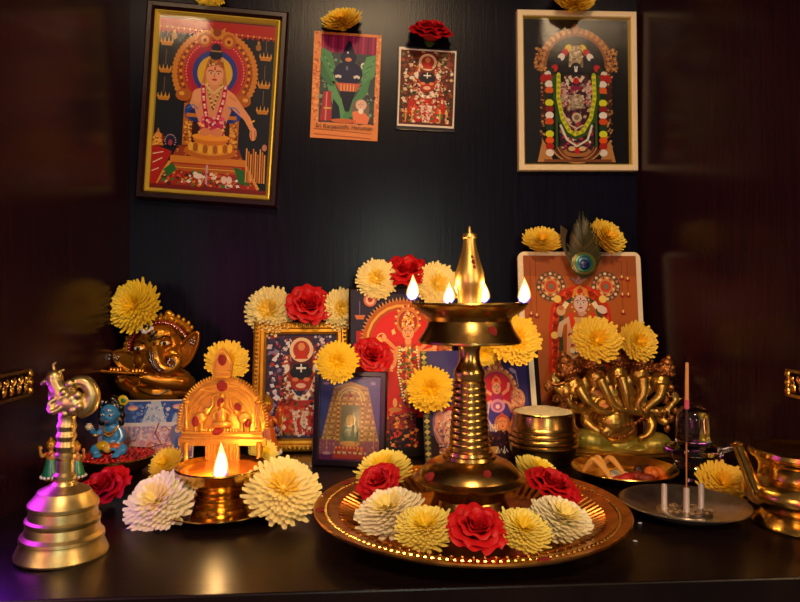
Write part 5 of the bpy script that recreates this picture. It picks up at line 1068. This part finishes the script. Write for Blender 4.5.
    for x, y, d in ((96.5, 437, -6), (119.5, 445, -6)): b.tube([A(x+3.2*math.cos(R(a)), y+1.2, d+3.2*math.sin(R(a))) for a in range(0, 360, 45)], .8*u, 6, closed=True)
    for s in (100, 118.6): b.ell(A(s, 423, -2.4), (1.5*u,)*3)
    b.build('jewellery', M['gold'], t)
    b = MB(); b.ell(A(104, 449, -6), (7.5*u, 7*u, 5*u), None, col=rgb('#c8a018')); b.ell(A(116, 449.5, -6), (7.5*u, 7*u, 4.6*u), None, col=rgb('#c85a18')); b.ell(A(110, 451, -10), (5*u, 4*u, 4.4*u), None, col=rgb('#e0b040')); b.ell(A(110, 446.5, 0), (10.4*u, 7.6*u, 3.6*u), None, col=rgb('#a8281c')); b.ell(A(97, 453, -8), (5.5*u, 4.5*u, 3.6*u), None, col=rgb('#4a3a90')); b.build('loincloth', M['paint'], t)
    b = MB(); b.ell(A(121, 405, 0), (5.4*u, 1*u, 5*u), Euler((0, R(30), 0)), col=rgb('#d8c020')); b.ell(A(121.5, 405, -1), (2.6*u, .8*u, 2.4*u), None, col=rgb('#3a7a50')); b.tube([A(115, 411, 0), A(119, 407, 0)], .8*u, 6, sub=1, col=rgb('#8a9a20')); b.build('crest_feather', M['paint'], t)
    k = thing('butter_pot', 'tiny pale pot held in the blue figurine\'s raised hand', 'pot', t.location); k.rotation_euler = t.rotation_euler
    b = MB(); c = A(94, 428.5, -14.5); b.lathe([(r*u, z*u) for r, z in [(0, -3), (2.4, -3), (3.8, -.6), (3.6, 1), (2.2, 2), (2.6, 3), (1.8, 3), (1.4, 1), (0, .5)]], 20, c=tuple(c), col=rgb('#c8b8a8')); b.build('pot_body', M['paint'], k)
seed_bowl()

# ------------------------------------------------------------------ little dolls behind the bell and an orange one behind the plaque
def doll(px, py, cdress, label, hgt, cskin='#c88838', lift=0):
    P0 = F(px, py); u = depth(P0)/FPX*hgt/38; t = thing('painted_doll', label, 'figurine', P0); lift = lift/38*hgt/hgt*38*depth(P0)/FPX
    if lift:
        b = MB(); b.lathe([(0, -lift), (6*u, -lift), (5.6*u, -lift*.9), (3.6*u, -lift*.75), (3.4*u, -lift*.2), (5.6*u, -.4*u), (5.2*u, 0), (0, 0)], 28); b.build('pedestal', M['brass'], t, 30); t.location.z = lift
    b = MB(); V = lambda x, z, d=0: Vector((x*u, d*u, z*u))
    b.ell(V(0, 22), (4.4*u, 3.2*u, 6*u)); b.tube([V(0, 26), V(0, 30)], [2*u, 1.8*u], 8, sub=1); b.ell(V(0, 33), (3.8*u, 3.6*u, 4.4*u)); b.ell(V(0, 32.6, -3.4), (.8*u, .9*u, 1*u))
    for s in (-1, 1):
        b.tube([V(s*4, 25), V(s*8, 22.5, -1), V(s*8.6, 28.5, -3)], [2*u, 1.6*u, 1.2*u], 8); b.ell(V(s*8.6, 30, -3), (1.5*u, 1.2*u, 1.8*u))
        for k in range(4): b.tube([V(s*8.6-1.2+k*.8, 31, -3), V(s*8.6-1.4+k*.9, 33.2, -3.4)], [.45*u, .38*u], 5, sub=1)
        b.tube([V(s*8.6-s*1.4, 30, -3), V(s*8.6-s*2.4, 31.4, -3.2)], [.5*u, .4*u], 5, sub=1)
        b.ell(V(s*2.6, 1.4, -3), (1.8*u, 3*u, 1.4*u)); b.tube([V(s*2.4, 1.5), V(s*2.2, 14)], [1.7*u, 2.4*u], 8, sub=1)
    o = b.build('body', mat('doll_skin', rgb(cskin), .4, .3), t); remesh(o, .0006, 1)
    b = MB(); prof = [(4.2, 20), (5, 16), (6.6, 10), (8.4, 4), (8.2, 3), (7, 3), (5, 10), (3.6, 18)]; b.lathe([(r*u, z*u) for r, z in prof], 32, col=rgb(cdress))
    for k in range(14): a = 2*PI*k/14; b.ell((8.4*u*math.cos(a), 8.4*u*math.sin(a), 3.6*u), (1.5*u, 1.5*u, 1.5*u), None, 8, 6, col=rgb('#e8dcd0'))
    b.build('skirt', M['paint'], t, 50)
    b = MB(); b.lathe([(0, 41*u), (1*u, 40*u), (2.4*u, 37.5*u), (4*u, 36*u), (4.2*u, 34.6*u), (0, 34.6*u)], 20); b.build('crown', M['gold'], t)
    b = MB()
    for s in (-1, 1): b.ell(V(s*1.5, 33.6, -3.3), (.6*u, .4*u, .5*u), None, 7, 5, col=rgb('#160808'))
    b.tube([V(-1, 31, -3.3), V(1, 31, -3.3)], .3*u, 5, sub=1, col=rgb('#b01c1c')); b.tube([V(-3, 27, -2.4), V(0, 24, -3.8), V(3, 27, -2.4)], .7*u, 6, col=rgb('#b01c20')); b.build('painted_face', M['paint'], t)
doll(51, 505, '#1c6a4c', 'little gold-topped doll in a green skirt, left of the bell handle', 40, '#c88838', 25)
doll(77, 503, '#1c7a4c', 'little doll in a green skirt, half hidden right of the bell handle', 36, '#c88838', 24)
doll(267, 458, '#c85a14', 'little orange-robed doll between the toothed plaque and the gold frame', 60, '#c8641c')

# ------------------------------------------------------------------ wall fittings
def fitting(side, y0, y1, label):
    x = LW if side < 0 else RW; s = 1 if side < 0 else -1
    t = thing('wall_fitting', label, 'wall fitting', (x+s*.0004, (y0+y1)/2, .1325), 0, 'brass fittings on the side walls'); L = y1-y0
    b = MB(); hh = .013
    for z in (-hh, hh): b.box((s*.004, 0, z), (.008, L, .0032))
    for y in (-L/2, L/2): b.box((s*.004, y, 0), (.008, .0035, 2*hh+.0032))
    b.build('rail_frame', M['brass'], t, 30)
    b = MB(); n = int(L/.013)
    for k in range(n):
        y = -L/2+L*(k+.5)/n
        b.ell((s*.005, y, -.004), (.003, .0034, .006)); b.ell((s*.006, y, .0045), (.003, .003, .0032)); b.tube([(s*.006, y-.003, -.001), (s*.007, y-.005, -.005), (s*.006, y-.003, -.009)], .0011, 6); b.tube([(s*.006, y+.003, 0), (s*.007, y+.005, .004), (s*.006, y+.004, .008)], .0011, 6)
    for z in (-.009, 0, .009): b.ell((s*.007, L/2-.001, z), (.0035, .0035, .0045))
    b.build('openwork_figures', M['brass'], t)
    b = MB(); yy = -.004; b.lathe([(0, .0146), (.006, .0146), (.006, .017), (.0028, .019), (.0022, .026), (.0034, .030), (.0026, .038), (.0012, .043), (0, .044)], 24, c=(s*.007, yy-.026, 0)); b.build('post', M['brass'], t, 30)
fitting(-1, .60, .728, 'openwork brass rail with little figures on the left wall')
fitting(1, .52, .668, 'openwork brass rail end on the right wall above the pot')

# ------------------------------------------------------------------ flowers
def mum(name, label, n, core, mid, tip, seed, spread=100, wid=1.0, group=None):
    """chrysanthemum of unit radius 1 px-unit = set by scale; axis +z"""
    rd = random.Random(seed); t = thing(name, label, 'flower', (0, 0, 0), 0, group)
    def petal(b, a, th, L, wv, curl, z0, r0, c0, c1):
        d = Vector((math.cos(a)*math.sin(th), math.sin(a)*math.sin(th), math.cos(th))); side = Vector((-math.sin(a), math.cos(a), 0)); nrm = side.cross(d)
        o = Vector((math.cos(a)*r0*math.sin(th), math.sin(a)*r0*math.sin(th), z0)); vs = []; cs = []; K = 5
        for i in range(K+1):
            s = i/K; wd = wv*(.42+1.2*s-.9*s*s*s)*(1 if i < K else .6); c = o+d*L*s+nrm*(-curl*L*s*s)
            lift = wd*.35; col = tuple(c0[k]*(1-s)+c1[k]*s for k in range(3))
            vs += [c+side*wd-nrm*-lift, c, c-side*wd-nrm*-lift]; cs += [col]*3
        fs = []
        for i in range(K): q = 3*i; fs += [(q, q+1, q+4, q+3), (q+1, q+2, q+5, q+4)]
        b.add(vs, fs, 0, cs)
    b = MB(); c_ = MB(); ga = PI*(3-math.sqrt(5))
    for i in range(n):
        f = (i+.5)/n; th = R(spread)*f**.62+rd.uniform(-.06, .06); L = .42+.56*f**.6+rd.uniform(-.06, .06)
        inner = f < .14
        petal(c_ if inner else b, i*ga, th, L*(.9 if inner else 1), (.062+.036*f)*wid, -.42+.85*f if not inner else -.5, .05-.25*f, .10, core if inner else mid, core if inner and f < .1 else (mid if inner else tip))
    b.build('petals', M['petal'], t, 60, False); c_.build('flower_heart', M['petal'], t, 60, False)
    k = MB(); k.lathe([(0, -.42), (.12, -.42), (.26, -.3), (.34, -.12), (.2, .1), (0, .22)], 18, col=rgb('#4a6a24') if False else mid); k.build('calyx', M['petal'], t)
    return t
def rose(name, label, seed, col, group=None):
    rd = random.Random(seed); t = thing(name, label, 'flower', (0, 0, 0), 0, group); b = MB(); hb = MB(); col = rgb(col) if isinstance(col, str) else col
    lay = [(3, .16, .10, .62, 8), (4, .28, .14, .66, 14), (5, .42, .30, .62, 26), (6, .58, .46, .52, 44), (7, .74, .62, .40, 64), (8, .86, .72, .26, 82)]
    for li, (n, rr, wd, zt, open_) in enumerate(lay):
        for k in range(n):
            a0 = 2*PI*k/n+li*.7+rd.uniform(-.15, .15); sp = 2*PI/n*.72; vs = []; fs = []; NI, NJ = 7, 6; cs = []
            sc_ = rd.uniform(.92, 1.08); ph = rd.random()*6
            for j in range(NJ+1):
                v = j/NJ; 
                for i in range(NI+1):
                    s = -1+2*i/NI; ww = sp*(.35+.65*math.sin(PI*min(v*.62+.12, 1))); a = a0+s*ww
                    r = .08+rr*sc_*(v**.75)*(1+.14*v*math.sin(R(open_)))+(.05*v**3*math.sin(s*4+ph)) + .03*s*s
                    z = -.28+(zt+.28)*math.sin(v*PI/2*(1.18 if open_ > 40 else 1))*(1-.12*s*s*v)+.05*v*v*math.sin(s*5+ph*2)
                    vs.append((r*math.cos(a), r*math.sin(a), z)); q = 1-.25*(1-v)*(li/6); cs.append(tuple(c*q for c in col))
            for j in range(NJ):
                for i in range(NI): p = j*(NI+1)+i; fs.append((p, p+1, p+NI+2, p+NI+1))
            (hb if li < 2 else b).add(vs, fs, 0, cs)
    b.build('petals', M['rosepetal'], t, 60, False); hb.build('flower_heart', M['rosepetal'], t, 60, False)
    k = MB(); k.lathe([(0, -.5), (.1, -.5), (.22, -.36), (.3, -.22), (.12, -.1), (0, -.05)], 16, col=rgb('#2c4a1c')); k.build('calyx', M['petal'], t)
    return t
Y1, Y2, CR, WH = rgb('#f0c010'), rgb('#f2cc38'), rgb('#f6e29a'), rgb('#f5e9c4')
PR = {}
def proto(k):
    if k in PR: return PR[k]
    return None
MK = {'y': lambda lb, g: mum('chrysanthemum', lb, 230, rgb('#eab40c'), Y1, Y2, 1, group=g),
      'yl': lambda lb, g: mum('chrysanthemum', lb, 180, rgb('#e8a810'), Y1, rgb('#f4cc48'), 2, 92, 1.25, g),
      'yw': lambda lb, g: mum('chrysanthemum', lb, 230, rgb('#ecc040'), rgb('#f0d468'), CR, 3, 104, 1.1, g),
      'w': lambda lb, g: mum('chrysanthemum', lb, 210, rgb('#efd878'), rgb('#f3e294'), WH, 4, 106, 1.35, g),
      'p': lambda lb, g: mum('chrysanthemum', lb, 260, rgb('#e8c020'), rgb('#f0d040'), rgb('#f4e070'), 5, 100, .95, g),
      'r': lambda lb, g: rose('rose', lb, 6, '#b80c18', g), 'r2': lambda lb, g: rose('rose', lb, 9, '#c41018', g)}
def place(kind, loc, rpx, face, label, group, spin=0):
    """face: direction the flower looks; rpx radius in photo px at its own depth"""
    Y = depth(Vector(loc)); s = rpx*Y/FPX; f = Vector(face).normalized(); q = f.to_track_quat('Z', 'Y'); e = (q @ Euler((0, 0, spin)).to_quaternion()).to_euler()
    if kind not in PR:
        o = MK[kind](label, group); PR[kind] = o; o.location = loc; o.rotation_euler = e; o.scale = (s,)*3
    else: o = dup(PR[kind], loc, e, s, label, group)
    return o
GW, GT, GS, GP = 'flowers above the wall pictures', 'flowers on the thali', 'flowers on the shelf', 'flowers on the standing pictures'
def wf(kind, px, py, r, face, label, d=.026, g=GW, spin=0): return place(kind, WL(px, py, d), r, face, label, g, spin)
wf('y', 209, -11, 17, (0, -1, -.5), 'yellow chrysanthemum cut by the top edge, above the maroon framed picture')
wf('yl', 342, 22, 20, (-.2, -.8, .7), 'yellow chrysanthemum on top of the captioned orange card', .02)
wf('r', 430.5, 36, 21, (.1, -.7, 1), 'red rose on top of the small laminated picture', .022)
wf('yl', 573, 3, 20, (0, -.7, .6), 'yellow chrysanthemum on top of the cream framed picture', .022)
def sf(kind, px, py, Y, r, face, label, g, spin=0): return place(kind, W(px, py, Y), r, face, label, g, spin)
sf('y', 135, 306, .955, 26, (-.2, -1, .3), 'yellow chrysanthemum on the crown of the gold bust', GS, .3)
sf('yl', 227, 362, .79, 21, (.3, -1, .4), 'dull yellow chrysanthemum behind the crest of the arched plaque', GS, .5)
sf('yw', 270, 311, .985, 24, (-.2, -1, .3), 'pale chrysanthemum on the left corner of the carved gold frame', GP)
sf('r2', 309, 307, .985, 22, (.1, -1, .7), 'red rose on the top middle of the carved gold frame', GP, 1)
sf('yw', 342, 309, .985, 20, (.2, -1, .2), 'pale yellow chrysanthemum on the right corner of the carved gold frame', GP, 1.4)
sf('y', 337, 362, .85, 20, (0, -1, .3), 'yellow chrysanthemum on the top left of the black framed temple picture', GP, 2)
sf('r', 371, 357, .90, 19, (.2, -.8, .6), 'red rose on the top right of the black framed temple picture', GP, 2)
sf('yw', 377, 279, .96, 19.5, (-.1, -1, .2), 'pale chrysanthemum left of the rose over the goddess picture', GP, .7)
sf('r2', 407, 275, .975, 23, (0, -.7, .9), 'red rose at the top of the goddess picture, behind the left flame', GP, .2)
sf('yw', 437, 284, .96, 21, (.1, -1, .2), 'pale yellow chrysanthemum right of the rose over the goddess picture', GP, 2.2)
sf('y', 430, 389, .885, 22, (0, -1, .2), 'yellow chrysanthemum low on the goddess picture, left of the lamp stem', GP, 1.1)
sf('yl', 515, 341, .865, 25, (.1, -1, .2), 'yellow chrysanthemum on the blue print, under the right flame', GP, 1)
sf('y', 484, 352, .875, 14, (0, -1, -.2), 'small yellow chrysanthemum on the blue print, right beside the lamp stem', GP, 1)
sf('yl', 542, 242, 1.022, 19, (-.1, -.8, .8), 'yellow chrysanthemum on the top left corner of the orange print', GP, .4)
sf('yl', 606, 238, 1.022, 20, (.3, -.8, .5), 'yellow chrysanthemum on the top edge of the orange print, right of the feather', GP, 1.9)
sf('yl', 596, 341, .918, 24, (-.1, -1, .45), 'large pale yellow chrysanthemum on the second and third crowns of the statue', GS, .1)
sf('yl', 637, 342, .925, 20, (.1, -1, .35), 'yellow chrysanthemum on the fourth crown of the many-headed statue', GS, 2.5)
sf('yl', 722, 485, .735, 25, (-.1, -.7, .8), 'yellow chrysanthemum on the shelf between the steel plate and the spouted pot', GS, .8)
sf('w', 158, 502, .645, 33, (-.2, -.7, .8), 'cream white chrysanthemum on the left edge of the saucer', GS, .9)
sf('yw', 283, 490, .655, 36, (.2, -.7, .8), 'large pale yellow chrysanthemum on the right edge of the saucer', GS, .2)
sf('y', 166, 464, .735, 17, (-.3, -.8, .7), 'yellow chrysanthemum behind the saucer, beside the red seeds', GS, 2.9)
sf('p', 263, 452, .745, 14, (.4, -.8, .7), 'small dim yellow chrysanthemum at the right foot of the arched plaque', GS, 2.9)
sf('r2', 107, 490, .70, 25, (-.3, -.6, .9), 'red rose on the shelf between the bell and the cream flower', GS, 2.1)
def tf(kind, px, py, Y, r, face, label, spin=0): return sf(kind, px, py, Y, r, face, label, GT, spin)
tf('p', 384, 470, .70, 27, (-.2, -.45, 1), 'pale yellow chrysanthemum at the back left of the thali', .3)
tf('r', 381, 483, .665, 21, (-.4, -.6, .9), 'red rose at the left of the thali, behind the cream flower', .3)
tf('w', 389, 511, .598, 33, (-.25, -.35, 1), 'large cream white chrysanthemum at the front left of the thali', .1)
tf('p', 425, 529, .560, 30, (-.1, -.45, 1), 'yellow chrysanthemum between the cream flower and front rose on the thali', 1.3)
tf('r2', 477, 532, .556, 29, (0, -.55, 1), 'red rose at the front middle of the thali', .9)
tf('p', 522, 531, .558, 28, (.1, -.5, 1), 'yellow chrysanthemum right of the front rose on the thali', 2.3)
tf('w', 563, 520, .592, 32, (.25, -.4, 1), 'white chrysanthemum at the front right of the thali', 1.8)
tf('r', 550, 490, .655, 27, (.3, -.35, 1), 'red rose at the back right of the thali', 1.8)
tf('p', 538, 473, .700, 24, (.4, -.4, 1), 'dim yellow chrysanthemum at the back right of the thali, behind the rose', .8)

# ------------------------------------------------------------------ peacock feather
def feather():
    Y = 1.0; u = Y/FPX; P0 = W(583, 281, Y); t = thing('peacock_feather', 'peacock feather eye with dark green barbs hung over the orange print', 'feather', P0)
    t.rotation_euler = (R(-9), 0, -TH); A = lambda x, y, d=0: ((x-583)*u, d*u, (281-y)*u)
    b = MB(); rd = random.Random(4)
    outl = [(564, 226), (566, 245), (571, 262), (578, 274)]
    for k in range(120):
        f = k/119; s = -1 if k % 2 else 1
        x0 = 583+2*math.sin(f*3); y0 = 279-f*50; L = 17*(1-.15*f)*math.sin(PI*min(1, .25+f*.8))+2
        sp = (4+8*f)
        c = rgb(rd.choice(['#3a3a1c', '#4a3c20', '#28341c', '#5a4826', '#2c2c18']))
        pts = [A(x0, y0, -1), A(x0+s*L*.55, y0-4-sp*.3, -2-2*f), A(x0+s*L*rd.uniform(.8, 1.05), y0-8-sp, -3)]
        b.tube(pts, [.7*u, .8*u, .3*u], 4, sub=2, col=c)
    for k in range(26):                                # stray barbs bending to the left
        f = k/25; c = rgb(rd.choice(['#3c3420', '#5a4430', '#2c2c1c'])); b.tube([A(580, 276-f*8, -1), A(570-f*3, 262-f*10, -3), A(563+f*3, 245-f*5, -3), A(562+f*7, 224+f*5, -2)], [.7*u, .9*u, .7*u, .3*u], 4, sub=3, col=c)
    b.build('barbs', M['matte'], t, 60)
    b = MB()
    for i, (rx, rz, c, cy) in enumerate(((13, 12, '#5a5828', 264), (11, 10.5, '#8a6a30', 264), (9.6, 9.6, '#2c6a4c', 264), (7, 7.4, '#1c4a6a', 264), (4.6, 5, '#181c50', 266))):
        b.ell(A(583, cy, -5-i*.9), (rx*u, 1.0*u, rz*u), None, 24, 8, col=rgb(c))
    b.build('feather_eye', mat('iridescent_barbs', attr=True, rough=.3, metal=.35), t)
    b = MB(); b.tube([A(583, 281), A(586, 255), A(580, 230), A(578, 222)], [.8*u, 1*u, 1.2*u, 1.2*u], 6, col=rgb('#8a7048')); b.build('quill', M['matte'], t)
feather()

# ------------------------------------------------------------------ grains spilled on the shelf
gm = None
for i, (px, py) in enumerate([(640, 524), (625, 536), (635, 542), (729, 452), (727, 462)]):
    if gm is None:
        b = MB(); b.ell((0, 0, .0009), (.0022, .001, .0009), None, 10, 7, col=rgb('#b0b0b8')); gm = b.build('rice_grain', M['matte'], None); o = gm
    else: o = gm.copy(); COL.objects.link(o)
    o.location = F(px, py); o.rotation_euler = (0, 0, i*1.3); o['category'] = 'grain'; o['group'] = 'rice grains spilled on the shelf'
    o['label'] = ['pale rice grain on the shelf just left below the steel plate', 'pale rice grain beside the thali rim, leftmost of the spilled grains', 'pale rice grain nearest the shelf front, left of the steel plate', 'farther pale rice grain right of the crystal', 'nearer pale rice grain right of the crystal'][i]
